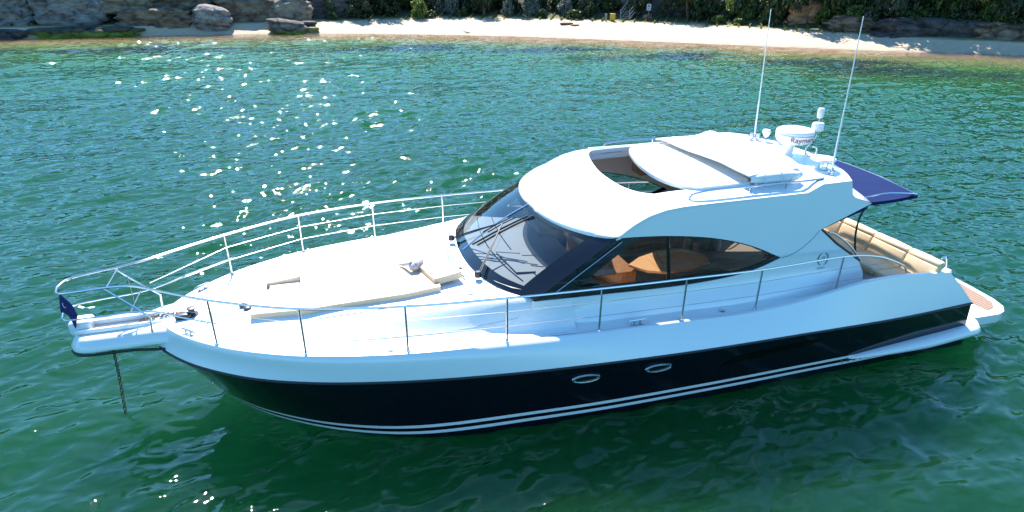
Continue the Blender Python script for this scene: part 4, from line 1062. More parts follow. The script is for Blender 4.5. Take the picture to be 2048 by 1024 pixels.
#@@LAND
# ------------------------------------------------------------------ land
BW = F1([-60, -42, -37, -32, -26, -20, -15, -8, -1.6, 3, 7, 17, 23, 32, 60], [1.2, 1.4, 2.2, 5.2, 8.0, 9.6, 10.3, 10.2, 9.6, 6.5, 4.0, 1.6, .8, .6, .6])
DPR = [-40, -12, -4, -1.5, 0, 1.5, 4, 7, 10, 12, 14, 17, 22, 30, 45, 80, 200]
HPR = [-5, -2.2, -.7, -.2, -.02, .10, .28, .52, .80, 1.05, 1.5, 2.5, 4.8, 8.5, 14, 22, 40]
def dland(x, e): return BW(x) + e
def hgt(x, d):
    w = BW(x)
    q = d * 10 / w if 0 < d < w else (d if d <= 0 else d - w + 10)
    return float(np.interp(q, DPR, HPR))
def land(x, e):
    p = shore_pt(x, BW(x) + e); return Vector((p[0], p[1], hgt(x, BW(x) + e)))

def ground_mat():
    m = bpy.data.materials.new('sand_and_soil'); t, b = nodes(m); L = t.links.new
    g = t.nodes.new('ShaderNodeNewGeometry'); sp = t.nodes.new('ShaderNodeSeparateXYZ'); L(g.outputs['Position'], sp.inputs[0])
    nz = t.nodes.new('ShaderNodeTexNoise'); nz.inputs['Scale'].default_value = .7; nz.inputs['Detail'].default_value = 8; L(g.outputs['Position'], nz.inputs['Vector'])
    ma = t.nodes.new('ShaderNodeMath'); ma.operation = 'MULTIPLY_ADD'; ma.inputs[1].default_value = .22; L(nz.outputs['Fac'], ma.inputs[0]); L(sp.outputs['Z'], ma.inputs[2])
    rp = t.nodes.new('ShaderNodeValToRGB'); cr = rp.color_ramp
    mr = t.nodes.new('ShaderNodeMapRange'); mr.inputs[1].default_value = 0; mr.inputs[2].default_value = 1.6; L(ma.outputs[0], mr.inputs[0]); L(mr.outputs[0], rp.inputs[0])
    st = [(0, (.26, .21, .14)), (.09, (.33, .27, .19)), (.13, (.46, .37, .26)), (.56, (.50, .41, .30)), (.61, (.28, .25, .11)), (.68, (.08, .08, .03)), (1, (.018, .026, .010))]
    cr.elements[0].color = (*st[0][1], 1); cr.elements[1].color = (*st[-1][1], 1)
    for p, c in st[1:-1]: cr.elements.new(p).color = (*c, 1)
    n2 = t.nodes.new('ShaderNodeTexNoise'); n2.inputs['Scale'].default_value = 3; n2.inputs['Detail'].default_value = 8; L(g.outputs['Position'], n2.inputs['Vector'])
    mx = t.nodes.new('ShaderNodeMix'); mx.data_type = 'RGBA'; mx.blend_type = 'MULTIPLY'; mx.inputs[0].default_value = .35; L(rp.outputs[0], mx.inputs[6]); L(n2.outputs['Color'], mx.inputs[7])
    L(mx.outputs[2], b.inputs['Base Color']); b.inputs['Roughness'].default_value = .95
    bu = t.nodes.new('ShaderNodeBump'); bu.inputs['Strength'].default_value = .5; bu.inputs['Distance'].default_value = .1; L(n2.outputs['Fac'], bu.inputs['Height']); L(bu.outputs[0], b.inputs['Normal'])
    return m
def build_ground():
    qs = [-40, -20, -12, -7, -4, -2.5, -1.5, -.7, 0, .5, 1, 1.7, 2.5, 3.3, 4.2, 5.2, 6.3, 7.4, 8.5, 9.3, 10, 10.7, 11.5, 12.5, 14, 16, 18.5, 22, 26, 30, 38, 45, 60, 80, 120, 200]
    V = []; n = len(qs)
    for i in range(0, len(SHORE)):
        x = SHORE[i, 0]; w = BW(max(min(x, 60), -60))
        for q in qs:
            d = q if q <= 0 else (q * w / 10 if q < 10 else q - 10 + w)
            p = SHORE[i] + _nrm[i] * d; z = float(np.interp(q, DPR, HPR))
            if q > -3: z += .05 * noise.noise((p[0] * .35, p[1] * .35, 0)) * min(1, max(q, .3) / 4) + (.5 * noise.noise((p[0] * .12, p[1] * .12, 3)) if q > 12 else 0)
            V.append((p[0], p[1], z))
    F = [(i * n + j, (i + 1) * n + j, (i + 1) * n + j + 1, i * n + j + 1) for i in range(len(SHORE) - 1) for j in range(n - 1)]
    o = mobj('beach', V, F, ground_mat(), None, angle=80); tag(o, 'pale sand beach and the wooded slope rising behind it', kind='structure')
    sea = MB(); sea.add([(-400, -60, -5.2), (400, -60, -5.2), (400, 400, -5.2), (-400, 400, -5.2)], [(0, 1, 2, 3)]); o2 = sea.obj('seabed', mat('seabed_sand', (.2, .2, .14), .9, var=.3, vscale=.2)); tag(o2, 'sandy sea floor below the green water', kind='structure')
build_ground()

# ---- rocks
def rock_mat(name, c1, c2, dark, moss=0.0, bands=1.0):
    m = bpy.data.materials.new(name); t, b = nodes(m); L = t.links.new
    g = t.nodes.new('ShaderNodeTexCoord')
    mp = t.nodes.new('ShaderNodeMapping'); mp.inputs['Scale'].default_value = (.8, .8, 1.7 * bands); L(g.outputs['Object'], mp.inputs[0])
    nz = t.nodes.new('ShaderNodeTexNoise'); nz.inputs['Scale'].default_value = 1.3; nz.inputs['Detail'].default_value = 9; nz.inputs['Roughness'].default_value = .65; L(mp.outputs[0], nz.inputs['Vector'])
    rp = t.nodes.new('ShaderNodeValToRGB'); cr = rp.color_ramp; cr.elements[0].position = .34; cr.elements[1].position = .68
    cr.elements[0].color = (*dark, 1); cr.elements[1].color = (*c2, 1); e = cr.elements.new(.48); e.color = (*c1, 1)
    L(nz.outputs['Fac'], rp.inputs[0]); out = rp.outputs[0]
    n2 = t.nodes.new('ShaderNodeTexNoise'); n2.inputs['Scale'].default_value = 2.2; n2.inputs['Detail'].default_value = 10; n2.inputs['Roughness'].default_value = .7; L(g.outputs['Object'], n2.inputs['Vector'])
    if moss:
        sp = t.nodes.new('ShaderNodeSeparateXYZ'); L(g.outputs['Generated'], sp.inputs[0])
        a = t.nodes.new('ShaderNodeMath'); a.operation = 'MULTIPLY_ADD'; a.inputs[1].default_value = -1.3; a.inputs[2].default_value = moss; L(sp.outputs['Z'], a.inputs[0])
        c = t.nodes.new('ShaderNodeMath'); c.operation = 'ADD'; L(a.outputs[0], c.inputs[0]); L(n2.outputs['Fac'], c.inputs[1])
        r = t.nodes.new('ShaderNodeMapRange'); r.inputs[1].default_value = .62; r.inputs[2].default_value = .78; L(c.outputs[0], r.inputs[0])
        mx = t.nodes.new('ShaderNodeMix'); mx.data_type = 'RGBA'; L(r.outputs[0], mx.inputs[0]); L(out, mx.inputs[6]); mx.inputs[7].default_value = (.10, .15, .018, 1); out = mx.outputs[2]
    L(out, b.inputs['Base Color']); b.inputs['Roughness'].default_value = .9
    bu = t.nodes.new('ShaderNodeBump'); bu.inputs['Strength'].default_value = .9; bu.inputs['Distance'].default_value = .12; L(n2.outputs['Fac'], bu.inputs['Height']); L(bu.outputs[0], b.inputs['Normal'])
    return m
RK_GREY = rock_mat('grey_sandstone', (.15, .145, .145), (.26, .25, .245), (.03, .027, .027))
RK_TAN = rock_mat('tan_sandstone', (.19, .15, .11), (.30, .23, .155), (.05, .04, .035))
RK_BRN = rock_mat('brown_sandstone', (.13, .09, .06), (.24, .19, .14), (.03, .022, .02))
RK_DARK = rock_mat('dark_rock', (.045, .042, .045), (.10, .09, .09), (.015, .015, .017))  # plain dark stone, mottled by noise, as matt as the other rocks
RK_MOSS = rock_mat('mossy_rock', (.10, .085, .075), (.22, .19, .17), (.03, .028, .028), moss=.62)
RK_MOSS2 = rock_mat('mossy_dark_ledge', (.04, .04, .03), (.08, .09, .04), (.012, .014, .012), moss=1.0)
RK_ORG = rock_mat('orange_sandstone', (.26, .14, .07), (.36, .22, .12), (.06, .035, .02))

def rock(name, c, size, seed, m, label, rz=0.0, box=5.0, rough=.16, sub=5, tilt=0.0, group=None, cat='rock'):
    bm = bmesh.new(); bmesh.ops.create_icosphere(bm, subdivisions=sub, radius=1.0)
    s = Vector(size) * .5; off = Vector((seed * 7.3, seed * 3.1, seed * 1.7)); R = Matrix.Rotation(rz, 4, 'Z') @ Matrix.Rotation(tilt, 4, 'Y')
    for v in bm.verts:
        p = v.co; k = (abs(p.x) ** box + abs(p.y) ** box + abs(p.z) ** box) ** (-1 / box); q = p * k
        w = Vector((q.x * s.x, q.y * s.y, q.z * s.z))
        f = noise.fractal(w * .6 + off, .9, 2.1, 6)
        st = noise.noise(Vector((w.x * .25, w.y * .25, w.z * 4.0)) + off); st = (abs(st) ** .5) * (1 if st > 0 else -1)
        cr = noise.voronoi(Vector((w.x * .5, w.y * .5, w.z * .8)) + off)[0]; cr = min(1, (cr[1] - cr[0]) * 5)
        d = 1 + rough * f + rough * .5 * st - rough * 1.1 * (1 - cr) ** 2
        v.co = R @ Vector((w.x * d, w.y * d, w.z * (1 + rough * .5 * f)))
    me = bpy.data.meshes.new(name); bm.to_mesh(me); bm.free(); me.shade_smooth(); me.set_sharp_from_angle(angle=math.radians(50)); me.materials.append(m)
    o = bpy.data.objects.new(name, me); COL.objects.link(o); o.location = c; tag(o, label, cat, group); return o
rock('cliff_face', (14, -63.0, 1.0), (20, 3.4, 4.6), 51, RK_DARK, 'low dark rock shelf behind the big boulder and the rust-streaked slab', sub=6, rough=.08, cat='cliff')
rock('cliff_face', (36.5, -63.4, 3.0), (25, 4, 9), 1, RK_DARK, 'tall dark rock cliff rising behind the shore boulders at far left', sub=6, rough=.08, cat='cliff')
rock('sandstone_block', (33.6, -59.9, 2.2), (5.4, 3.2, 4.0), 2, RK_GREY, 'grey sandstone block at the left edge of the shore, leftmost of the cliff blocks', rough=.14)
rock('sandstone_block', (28.3, -59.7, 2.1), (5.6, 3.0, 2.9), 3, RK_GREY, 'wide pale grey sandstone block above the mossy ledge', rough=.10, box=4.5)
rock('sandstone_block', (23.9, -59.9, 2.8), (4.2, 2.6, 2.2), 4, RK_TAN, 'tan cracked sandstone block high on the left cliff', rough=.16)
rock('sandstone_block', (21.7, -58.9, 1.2), (6.0, 2.4, 2.0), 5, RK_BRN, 'low brown layered rock between the tan block and the big boulder', rough=.18)
rock('sandstone_block', (20.0, -60.4, 2.9), (5.6, 2.6, 2.2), 15, RK_BRN, 'dark brown rock shelf above and behind the big boulder', rough=.15)
rock('mossy_ledge', (27.2, -57.6, .30), (8.8, 2.2, 1.1), 6, RK_MOSS2, 'low dark ledge with bright green moss along the waterline', rough=.22)
rock('mossy_ledge', (33.8, -57.8, .25), (5.5, 2.2, 1.0), 7, RK_DARK, 'black ledge at the waterline at far left', rough=.22)
rock('boulder', (17.0, -58.4, 1.15), (3.5, 2.6, 2.5), 8, rock_mat('boulder_stone', (.17, .145, .13), (.33, .30, .30), (.04, .032, .028), moss=.34), 'big rounded boulder with grey top and brown base on the left end of the sand', rough=.15, box=2.8, tilt=-.12)
rock('sandstone_block', (13.7, -60.8, 1.7), (5.8, 2.4, 2.6), 9, RK_BRN, 'brown rust-streaked slab standing behind the big boulder', rough=.12)
rock('sandstone_block', (15.2, -61.8, 3.3), (5.4, 2.6, 1.6), 10, RK_GREY, 'pale grey slab lying on top of the rust-streaked slab', rough=.13)
rock('boulder', (10.3, -60.6, 1.6), (4.6, 3.0, 3.0), 11, RK_TAN, 'large smooth grey-tan boulder half under the bushes, behind the low mossy boulder', rough=.10, box=2.5, tilt=.25)
rock('boulder', (10.5, -57.0, .55), (3.5, 2.0, 1.5), 12, RK_MOSS, 'low dark boulder with bright moss at the edge of the sand', rough=.24, box=2.3, tilt=-.15)
rock('boulder', (8.6, -57.9, .62), (1.7, 1.2, .8), 13, RK_DARK, 'small dark rock leaning on the right side of the mossy boulder', rough=.25)
rock('boulder', (8.2, -56.9, .30), (1.0, .8, .5), 14, rock_mat('moss_stone', (.16, .15, .05), (.24, .25, .07), (.05, .05, .03), moss=.8), 'tiny yellow-green mossy stone at the foot of the mossy boulder', rough=.2)
for k, (px_, e, sx, sz_, lb) in enumerate(((-18.2, 3.6, 8.5, 2.6, 'dark overhanging rock wall behind the small sign'), (-24.5, 4.2, 7.5, 2.4, 'low dark rock wall half hidden by shrubs, right of the sign'))):
    p = land(px_, e); rock('rock_wall', (p.x, p.y, p.z + sz_ * .2), (sx, 1.6, sz_), 20 + k, RK_DARK, lb, rz=-.63, rough=.14, box=4)
p = land(-30.0, 3.4); rock('rock_outcrop', (p.x, p.y, p.z + .5), (3.4, 1.8, 2.6), 24, RK_ORG, 'orange sandstone outcrop under the trees at the right end of the beach', rz=-.6)
for k, (x, e, sx, sz_, mt, lb) in enumerate(((-34.0, 2.6, 6.5, 1.5, RK_BRN, 'brown undercut ledge at the right end of the sand'), (-37.8, 2.0, 7.5, 1.9, RK_DARK, 'long dark rock ledge under vines beside the shaded sand'), (-42.3, 1.9, 7.0, 1.7, RK_BRN, 'dark brown ledge at the right edge of the picture'), (-47.5, 1.8, 8.0, 1.9, RK_DARK, 'farthest dark ledge beyond the right end of the beach'))):
    p = land(x, e); rock('rock_ledge', (p.x, p.y, p.z + sz_ * .15), (sx, 2.4, sz_), 30 + k, mt, lb, rz=-.57, rough=.2, box=3.5)
p = land(-11.6, -2.2)
for k, (dx, dy, s, lb) in enumerate(((0, 0, 1.5, 'flat brown rock slab lying on the pale sand, upper of the pair'), (-.5, .9, .9, 'smaller flat rock on the sand just below the brown slab'))):
    rock('flat_rock', (p.x + dx, p.y + dy, p.z + .05 - .12 * k), (s, .7, .22), 40 + k, RK_BRN, lb, rough=.25, sub=3)
mb = MB(); p = land(-5.4, -8.6); mb.tube([(p.x - .35, p.y, p.z + .04), (p.x, p.y + .06, p.z + .08), (p.x + .3, p.y - .05, p.z + .16)], [.03, .05, .03], 6); mb.tube([(p.x, p.y + .05, p.z + .08), (p.x + .1, p.y + .2, p.z + .2)], [.03, .015], 5)
o = mb.obj('driftwood', RK_BRN); tag(o, 'short dark driftwood stick at the water edge of the beach', 'driftwood')

# ---- foliage
def leaf_mat(name, cols, trans=.35):
    m = bpy.data.materials.new(name); m.use_nodes = True; t = m.node_tree; L = t.links.new
    for n in list(t.nodes): t.nodes.remove(n)
    o = t.nodes.new('ShaderNodeOutputMaterial'); g = t.nodes.new('ShaderNodeNewGeometry'); rp = t.nodes.new('ShaderNodeValToRGB')
    oi = t.nodes.new('ShaderNodeObjectInfo')
    rp.color_ramp.elements[0].color = (*cols[0], 1); rp.color_ramp.elements[1].color = (*cols[-1], 1)
    for i, c in enumerate(cols[1:-1]): rp.color_ramp.elements.new((i + 1) / (len(cols) - 1)).color = (*c, 1)
    L(g.outputs['Random Per Island'], rp.inputs[0])
    d = t.nodes.new('ShaderNodeBsdfPrincipled'); d.inputs['Roughness'].default_value = .45; L(rp.outputs[0], d.inputs['Base Color'])
    tr = t.nodes.new('ShaderNodeBsdfTranslucent'); L(rp.outputs[0], tr.inputs[0])
    mx = t.nodes.new('ShaderNodeMixShader'); mx.inputs[0].default_value = trans; L(d.outputs[0], mx.inputs[1]); L(tr.outputs[0], mx.inputs[2]); L(mx.outputs[0], o.inputs[0])
    return m
LF_DARK = leaf_mat('dark_green_leaves', [(.010, .024, .008), (.024, .046, .015), (.042, .07, .02)])
LF_MID = leaf_mat('mid_green_leaves', [(.02, .042, .010), (.045, .078, .018), (.08, .11, .026)])
LF_BRI = leaf_mat('bright_green_leaves', [(.05, .09, .012), (.11, .17, .03), (.16, .22, .045)], .45)
LF_SIL = leaf_mat('silvery_leaves', [(.06, .075, .06), (.15, .17, .14), (.26, .28, .25)], .25)
LF_DRY = leaf_mat('dry_straw', [(.16, .11, .07), (.30, .22, .14), (.38, .30, .2)], .3)
BARK = mat('bark', (.10, .075, .055), .9, var=.4, vscale=8)

def leaf_mesh(name, n, leaf, seed, clumps, m, flat=.55, spiky=False):
    """leaves in clumps through a unit crown (x,y in -1..1, z 0..1)"""
    r = np.random.default_rng(seed); C = []
    for _ in range(clumps):
        a = r.uniform(0, 6.28); q = r.uniform(.1, .95) ** .6; z = r.uniform(.08, .92)
        rad = q * math.sqrt(max(.05, 1 - (2 * z - .85) ** 2 * .75)); C.append((rad * math.cos(a) * .8, rad * math.sin(a) * .8, z * .9, r.uniform(.12, .30)))
    C = np.array(C); k = r.integers(0, clumps, n); d = r.normal(size=(n, 3)); d /= np.linalg.norm(d, axis=1)[:, None]
    P = C[k, :3] + d * (C[k, 3] * r.uniform(.5, 1.1, n))[:, None] * np.array([1, 1, .75]); P[:, 2] = np.abs(P[:, 2])
    u = r.normal(size=(n, 3)); u /= np.linalg.norm(u, axis=1)[:, None]
    if spiky: u = np.stack([r.normal(0, .45, n), r.normal(0, .45, n), np.ones(n)], 1); u /= np.linalg.norm(u, axis=1)[:, None]
    w = np.cross(u, d + .3 * r.normal(size=(n, 3))); w /= np.linalg.norm(w, axis=1)[:, None]
    L_ = leaf * r.uniform(.6, 1.4, n)[:, None]; W_ = L_ * (.12 if spiky else flat)
    V = np.stack([P - u * L_, P + w * W_, P + u * L_, P - w * W_], 1).reshape(-1, 3)
    me = bpy.data.meshes.new(name); me.vertices.add(len(V)); me.vertices.foreach_set('co', V.astype(np.float32).ravel())
    me.loops.add(4 * n); me.loops.foreach_set('vertex_index', np.arange(4 * n, dtype=np.int32)); me.polygons.add(n); me.polygons.foreach_set('loop_start', np.arange(0, 4 * n, 4, dtype=np.int32)); me.update(calc_edges=True)
    me.materials.append(m); return me
MESH = {}
def crown_mesh(kind, v):
    key = (kind, v)
    if key not in MESH:
        m = {'dark': LF_DARK, 'mid': LF_MID, 'bright': LF_BRI, 'silver': LF_SIL, 'dry': LF_DRY}[kind]
        MESH[key] = leaf_mesh(kind + '_foliage', 2600, .075 if kind != 'silver' else .06, v * 17 + len(kind), 40, m, spiky=(kind == 'dry'))
    return MESH[key]
def stem_mesh(v):
    key = ('stem', v)
    if key not in MESH:
        r = random.Random(v); mb = MB()
        for k in range(6):
            a = r.uniform(0, 6.28); q = r.uniform(.2, .6); mb.tube([(0, 0, -.1), (q * .4 * math.cos(a), q * .4 * math.sin(a), .35), (q * math.cos(a), q * math.sin(a), .75)], [.03, .02, .008], 5)
        o = mb.obj('stems', BARK, weld=False); MESH[key] = o.data; bpy.data.objects.remove(o)
    return MESH[key]
def plant(name, pos, w, h, kind, v, label, cat='shrub', group=None, rz=0.0):
    o = empty(name, pos, label, cat, group); o.rotation_euler = (0, 0, rz)
    c = bpy.data.objects.new('foliage', crown_mesh(kind, v)); COL.objects.link(c); c.parent = o; c.scale = (w / 2, w / 2, h)
    s = bpy.data.objects.new('stem', stem_mesh(v % 3)); COL.objects.link(s); s.parent = o; s.scale = (w / 2, w / 2, h * .9)
    return o
def tree_(pos, w, h, trunk, kind, v, label, group=None, lean=0.0):
    o = empty('tree', pos, label, 'tree', group)
    r = random.Random(v * 31 + 5); mb = MB(); base = Vector(pos); top = base + Vector((lean, .2, trunk + h * .4))
    mid = base.lerp(top, .5) + Vector((r.uniform(-.3, .3), r.uniform(-.2, .2), 0))
    mb.tube([base - Vector((0, 0, .3)), base.lerp(mid, .5), mid, top], [.2, .16, .13, .05], 8)
    for k in range(6):
        a = r.uniform(0, 6.28); s0 = mid.lerp(top, r.uniform(0, .8)); mb.tube([s0, s0 + Vector((math.cos(a) * w * .2, math.sin(a) * w * .2, h * .12)), s0 + Vector((math.cos(a) * w * .38, math.sin(a) * w * .38, h * .3))], [.07, .05, .02], 5)
    mb.obj('trunk', BARK, o, weld=False)
    key = (kind, 'T', v % 3)
    if key not in MESH:
        MESH[key] = leaf_mesh(kind + '_crown', 2600, .055, 900 + v % 3 * 13 + len(kind), 46, {'dark': LF_DARK, 'mid': LF_MID, 'bright': LF_BRI, 'silver': LF_SIL}[kind])
    c = bpy.data.objects.new('crown', MESH[key]); COL.objects.link(c); c.parent = o; c.location = (lean * .8, 0, trunk); c.scale = (w / 2, w / 2, h); c.rotation_euler = (0, 0, r.uniform(0, 6))
    return o
# named shrubs: shore x, metres behind the sand, width, height, kind
SHR = [
 (5.6, 1.6, 3.4, 2.6, 'dark', 1, 'dark bush hanging over the sand right of the grey-tan boulder'),
 (7.6, 1.2, 1.5, .9, 'mid', 2, 'small green bush growing beside the low dark boulder'),
 (3.0, 2.3, 3.2, 2.8, 'dark', 3, 'dense dark shrub left of the pale round bush'),
 (1.0, .9, 2.4, 1.9, 'bright', 1, 'pale sunlit round bush at the back of the sand'),
 (-.6, .8, 1.8, .8, 'mid', 1, 'low green clump right of the pale round bush'),
 (-1.8, 2.3, 2.0, 2.3, 'silver', 1, 'silvery loose shrub in sun, first from the rocks'),
 (-3.0, 1.2, 1.6, 1.1, 'mid', 3, 'green shrub between the silvery shrub and the dark tree'),
 (-6.9, 1.9, 1.9, 1.8, 'silver', 2, 'silvery shrub just right of the dark tree'),
 (-8.4, 2.6, 2.4, 2.3, 'silver', 3, 'tall silvery shrub above the long grass'),
 (-9.7, 1.2, 1.5, 1.0, 'mid', 4, 'bushy green clump above the flat rocks'),
 (-10.8, 2.2, 2.0, 1.9, 'silver', 4, 'silvery shrub nearest the stairs on their left'),
 (-12.0, 1.0, 2.2, 1.1, 'mid', 5, 'wide low green shrub on the sand edge left of the bin'),
 (-13.2, 2.2, 2.6, 2.2, 'dark', 2, 'dark shrub shading the foot of the stairs'),
 (-16.0, 3.2, 1.8, 2.0, 'silver', 5, 'thin twiggy silvery shrub right of the stairs'),
 (-17.6, 1.4, 1.3, .8, 'dry', 1, 'tussock of dry straw coloured grass below the sign'),
 (-21.6, 2.4, 2.6, 2.0, 'dark', 4, 'dark shrub against the rock wall right of the sign'),
 (-23.2, 1.3, 1.7, .9, 'bright', 2, 'bright green low shrub on the grass strip, left one of two'),
 (-24.8, 1.2, 1.4, .7, 'bright', 3, 'bright green low shrub on the grass strip, right one of two'),
 (-25.4, 3.4, 3.2, 3.2, 'bright', 4, 'tall bright yellow-green shrub behind the taller left aerial tip'),
 (-27.6, 2.4, 3.0, 3.0, 'dark', 5, 'dark rounded bush between the bright shrub and the orange rock'),
 (-31.2, 2.9, 2.8, 2.4, 'bright', 5, 'bright green vines tumbling over the rock right of the orange outcrop'),
 (-33.0, 3.3, 3.0, 2.6, 'mid', 2, 'green vine thicket above the brown undercut ledge'),
 (-35.6, 3.0, 2.8, 2.6, 'silver', 6, 'greyish shrub high above the dark ledge at right'),
 (-38.4, 2.7, 3.0, 2.6, 'mid', 6, 'mid green bush draped over the long dark ledge'),
 (-41.0, 3.0, 3.2, 2.6, 'bright', 6, 'bright green bush near the right edge of the picture'),
 (-44.0, 3.0, 3.4, 2.8, 'mid', 7, 'green bush at the far right end, above the last ledges'),
]
for k, (x, e, w, h, kind, v, lb) in enumerate(SHR):
    plant('shrub' if kind != 'dry' else 'grass_tussock', land(x, e) - Vector((0, 0, .1)), w, h, kind, v, lb, rz=k * 1.3, cat='shrub' if kind != 'dry' else 'grass')
plant('shrub', (28.5, -61.8, 3.1), 2.2, 1.3, 'mid', 2, 'green tuft growing in the gap between the two grey cliff blocks'); plant('shrub', (22.2, -61.6, 3.3), 2.0, 1.2, 'dark', 3, 'dark fern clump hanging on the left cliff')
plant('shrub', (34.2, -61.8, 3.3), 3.0, 1.4, 'mid', 4, 'green fern patch on top of the leftmost block'); plant('shrub', (12.2, -62.2, 2.7), 2.6, 1.4, 'bright', 2, 'bright green plants between the slab and the grey-tan boulder')
VIN = [(-31.5, 1.9, 2.2, 1.3, 'mid'), (-33.6, 1.5, 2.6, 1.5, 'bright'), (-35.2, 1.3, 2.4, 1.2, 'dark'), (-36.9, 1.2, 2.8, 1.6, 'mid'), (-39.0, 1.1, 2.6, 1.3, 'dark'), (-40.6, 1.2, 2.6, 1.6, 'bright'), (-42.8, 1.1, 3.0, 1.5, 'dark'), (-45.0, 1.1, 3.0, 1.6, 'mid')]
for k, (x, e, w, h, kind) in enumerate(VIN):
    plant('vine_clump', land(x, e + .9) + Vector((0, 0, .55)), w, h, kind, k % 5 + 1, 'leafy vine clump hanging over the low ledges at the right end of the beach', cat='vine', group='vines over the right ledges', rz=k * 2.1)
for k, x in enumerate((-29.5, -32.5, -35.5, -38.5, -41.5, -44.5, -48, -52)):
    tree_(land(x, 2.6 + k % 2), 5.6, 6.2, 1.3, ('dark', 'mid')[k % 2], k + 3, 'spreading tree overhanging the shaded right end of the sand', group='trees over the right end of the beach', lean=.3)
rr = random.Random(3); kk = 0
for x in np.arange(9.5, -54, -1.15):
    x_ = x + rr.uniform(-.5, .5)
    plant('shrub', land(x_, rr.uniform(2.9, 5.4)) - Vector((0, 0, .25)), rr.uniform(2.8, 4.0), rr.uniform(2.2, 3.4), ('dark', 'mid', 'dark', 'dark', 'silver')[kk % 5 if kk % 10 != 4 else 0], kk % 5 + 1, 'dark leafy shrub in the shaded thicket behind the beach', group='shrubs in the thicket behind the beach', rz=rr.uniform(0, 6)); kk += 1
for x in np.arange(7.0, -56, -3.6):
    x_ = x + rr.uniform(-.8, .8)
    tree_(land(x_, rr.uniform(5.5, 8.5)), rr.uniform(4.5, 6.5), rr.uniform(4.0, 6.0), rr.uniform(1.0, 2.2), ('dark', 'mid', 'dark', 'silver')[kk % 4], kk, 'leafy tree of the wood standing behind the beach thicket', group='trees behind the beach', lean=rr.uniform(-.6, .6)); kk += 1
for x in np.arange(42, 24, -4.2):
    tree_(Vector((x, -66 + rr.uniform(-1, 1), 5.0)), rr.uniform(4.5, 6), rr.uniform(3.5, 5), 1.0, 'dark', kk, 'dark tree on top of the left cliff', group='trees on the left cliff'); kk += 1
tree_(land(-4.9, 1.7), 3.2, 3.6, .4, 'dark', 4, 'dark low-crowned tree casting shade on the middle of the sand')
tree_(land(-21.0, 3.0) , 4.2, 3.4, 1.3, 'mid', 7, 'leaning leafy tree casting dappled shade on the sand right of the sign', lean=.4)
# low ground cover strip at the back of the sand
def ground_cover():
    r = np.random.default_rng(8); n = 9000; P = []
    for _ in range(n):
        x = r.uniform(-33, 5); e = r.uniform(-.4, 3.2); 
        if noise.noise((x * .6, e * .8, 0)) < -.12 and e < 1: continue
        p = land(x, e); P.append((p.x, p.y, p.z + r.uniform(0, .16)))
    P = np.array(P); n = len(P); u = np.stack([r.normal(0, .5, n), r.normal(0, .5, n), np.abs(r.normal(.7, .3, n))], 1); u /= np.linalg.norm(u, axis=1)[:, None]
    w = np.cross(u, r.normal(size=(n, 3))); w /= np.linalg.norm(w, axis=1)[:, None]; L_ = r.uniform(.08, .2, n)[:, None]
    V = np.stack([P - u * L_ * .3, P + w * L_ * .35, P + u * L_, P - w * L_ * .35], 1).reshape(-1, 3)
    o = mobj('ground_cover', V.tolist(), [(4 * i, 4 * i + 1, 4 * i + 2, 4 * i + 3) for i in range(n)], leaf_mat('ground_cover_leaves', [(.07, .09, .02), (.14, .17, .04), (.24, .22, .09)], .4), smooth=False)
    tag(o, 'low green and straw coloured ground cover along the back of the sand', kind='stuff')
ground_cover()

# ---- bin, post, stairs, sign
p = land(-15.6, .15)
bn = empty('wheelie_bin', p, 'small yellow-lidded bin standing at the foot of the beach stairs', 'bin')
M_BINY = mat('yellow_plastic', (.48, .30, .03), .5); M_BING = mat('dark_bin_plastic', (.05, .06, .03), .5)
mb = MB(); mb.box((p.x, p.y, p.z + .36), (.42, .42, .64), bev=.03); mb.obj('bin_body', M_BINY, bn)
mb = MB(); mb.box((p.x, p.y, p.z + .71), (.46, .48, .06), bev=.02); mb.obj('lid', M_BINY, bn)
for s in (-1, 1): mb = MB(); mb.lathe([(0, -.03), (.09, -.03), (.09, .03), (0, .03)], (p.x + s * .2, p.y - .2, p.z + .09), 14, Matrix.Rotation(math.pi / 2, 3, 'Y')); mb.obj('wheel', M_BING, bn)
mb = MB(); q = p + Vector((.62, -.25, 0)); mb.box((q.x, q.y, q.z + .32), (.16, .16, .7), bev=.02); mb.box((q.x, q.y, q.z + .69), (.2, .2, .06), bev=.02); o = mb.obj('bollard', mat('grey_timber', (.22, .2, .18), .8, var=.2)); tag(o, 'short grey timber post beside the yellow bin', 'post')
st = land(-16.0, .9); sd_ = empty('timber_stairs', st, 'grey timber stairs with handrails climbing from the sand into the bush', 'stairs')
M_TIM = mat('weathered_timber', (.24, .22, .20), .85, var=.25, vscale=6)
dirv = Vector((-.80, -.60, 0)); sidev = Vector((.60, -.80, 0)) * .5
for k in range(9):
    mb = MB(); c = st + dirv * (.3 * k + .3) + Vector((0, 0, .17 * k + .12)); mb.box(c, (.3, 1.0, .05), rz=math.atan2(dirv.y, dirv.x)); mb.obj('tread', M_TIM, sd_)
for s in (-1, 1):
    a = st + sidev * s; b = a + dirv * 3.0 + Vector((0, 0, 1.7))
    mb = MB(); mb.tube([a, b], .06, 4); mb.obj('stringer', M_TIM, sd_)
    for h in (.45, .85): mb = MB(); mb.tube([a + Vector((0, 0, h)), b + Vector((0, 0, h))], .045, 4); mb.obj('handrail', M_TIM, sd_)
    for t_ in (.03, .5, .97): c = a.lerp(b, t_); mb = MB(); mb.tube([c - Vector((0, 0, .4)), c + Vector((0, 0, .95))], .05, 4); mb.obj('post', M_TIM, sd_)
p = land(-18.0, 2.2); sg = empty('notice_sign', p, 'small white notice sign on a post in front of the dark rock wall', 'sign')
mb = MB(); mb.tube([p - Vector((0, 0, .3)), p + Vector((0, 0, 1.5))], .03, 6); mb.obj('post', M_TIM, sg)
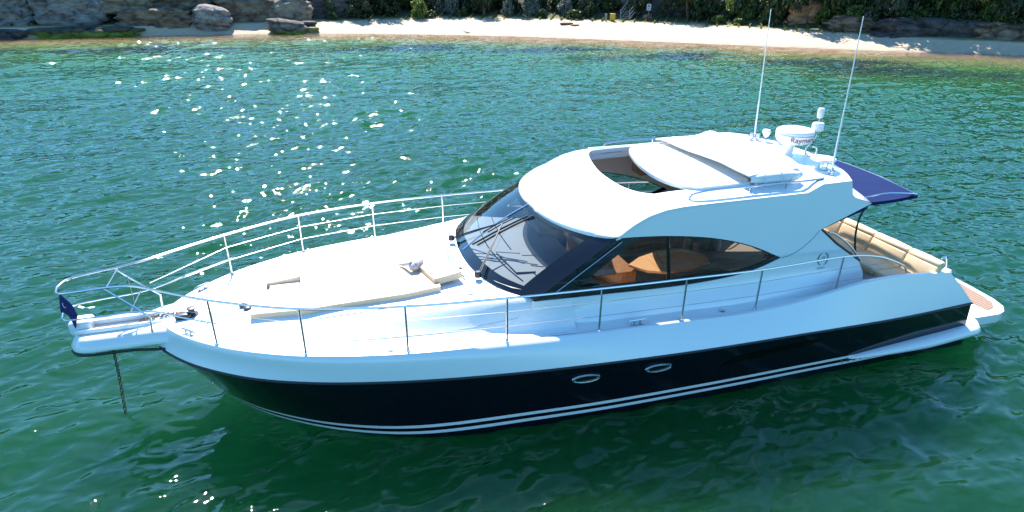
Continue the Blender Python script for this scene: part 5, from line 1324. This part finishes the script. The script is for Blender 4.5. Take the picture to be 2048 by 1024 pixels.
dr = (Vector((9, 8.5, 0)) - Vector((p.x, p.y, 0))).normalized(); rz_ = math.atan2(dr.y, dr.x) + math.pi / 2
M_SG = mat('sign_white', (.42, .45, .50), .5); c = p + dr * .05 + Vector((0, 0, 1.05))
mb = MB(); mb.box(c, (.44, .02, .62), rz=rz_, bev=.008); mb.obj('sign_panel', M_SG, sg)
mb = MB(); right = Vector((math.cos(rz_), math.sin(rz_), 0))
mb.box(c + dr * .014 + Vector((0, 0, .12)), (.26, .004, .20), rz=rz_)
for k in range(3): mb.box(c + dr * .014 + Vector((0, 0, -.06 - .07 * k)), (.30, .004, .025), rz=rz_)
mb.obj('sign_print', mat('sign_blue_grey', (.12, .15, .20), .5), sg)
# far wooded slope above the beach: one mass of foliage
def hillside():
    r = np.random.default_rng(21); C = []
    while len(C) < 900:
        i = int(r.integers(20, len(SHORE) - 60)); d = 14 + 60 * r.uniform(0, 1) ** 1.5; w = BW(max(min(SHORE[i, 0], 60), -60)); p = SHORE[i] + _nrm[i] * (d + w)
        z = float(np.interp(10 + d, DPR, HPR)); C.append((p[0], p[1], z + r.uniform(.6, 2.0), r.uniform(1.2, 2.6)))
    C = np.array(C); k = np.repeat(np.arange(len(C)), 36); n = len(k); d = r.normal(size=(n, 3)); d /= np.linalg.norm(d, axis=1)[:, None]
    P = C[k, :3] + d * C[k, 3:4] * r.uniform(.6, 1.05, (n, 1)) * np.array([1, 1, .8])
    u = r.normal(size=(n, 3)); u /= np.linalg.norm(u, axis=1)[:, None]; w = np.cross(u, d + .3 * r.normal(size=(n, 3))); w /= np.linalg.norm(w, axis=1)[:, None]
    L_ = r.uniform(.25, .6, (n, 1)); V = np.stack([P - u * L_, P + w * L_ * .7, P + u * L_, P - w * L_ * .7], 1).reshape(-1, 3)
    me = bpy.data.meshes.new('hillside_forest'); me.vertices.add(len(V)); me.vertices.foreach_set('co', V.astype(np.float32).ravel())
    me.loops.add(4 * n); me.loops.foreach_set('vertex_index', np.arange(4 * n, dtype=np.int32)); me.polygons.add(n); me.polygons.foreach_set('loop_start', np.arange(0, 4 * n, 4, dtype=np.int32)); me.update(calc_edges=True)
    me.materials.append(LF_MID); o = bpy.data.objects.new('hillside_forest', me); COL.objects.link(o); tag(o, 'dark green wooded hillside rising behind the trees of the beach', kind='stuff')
hillside()
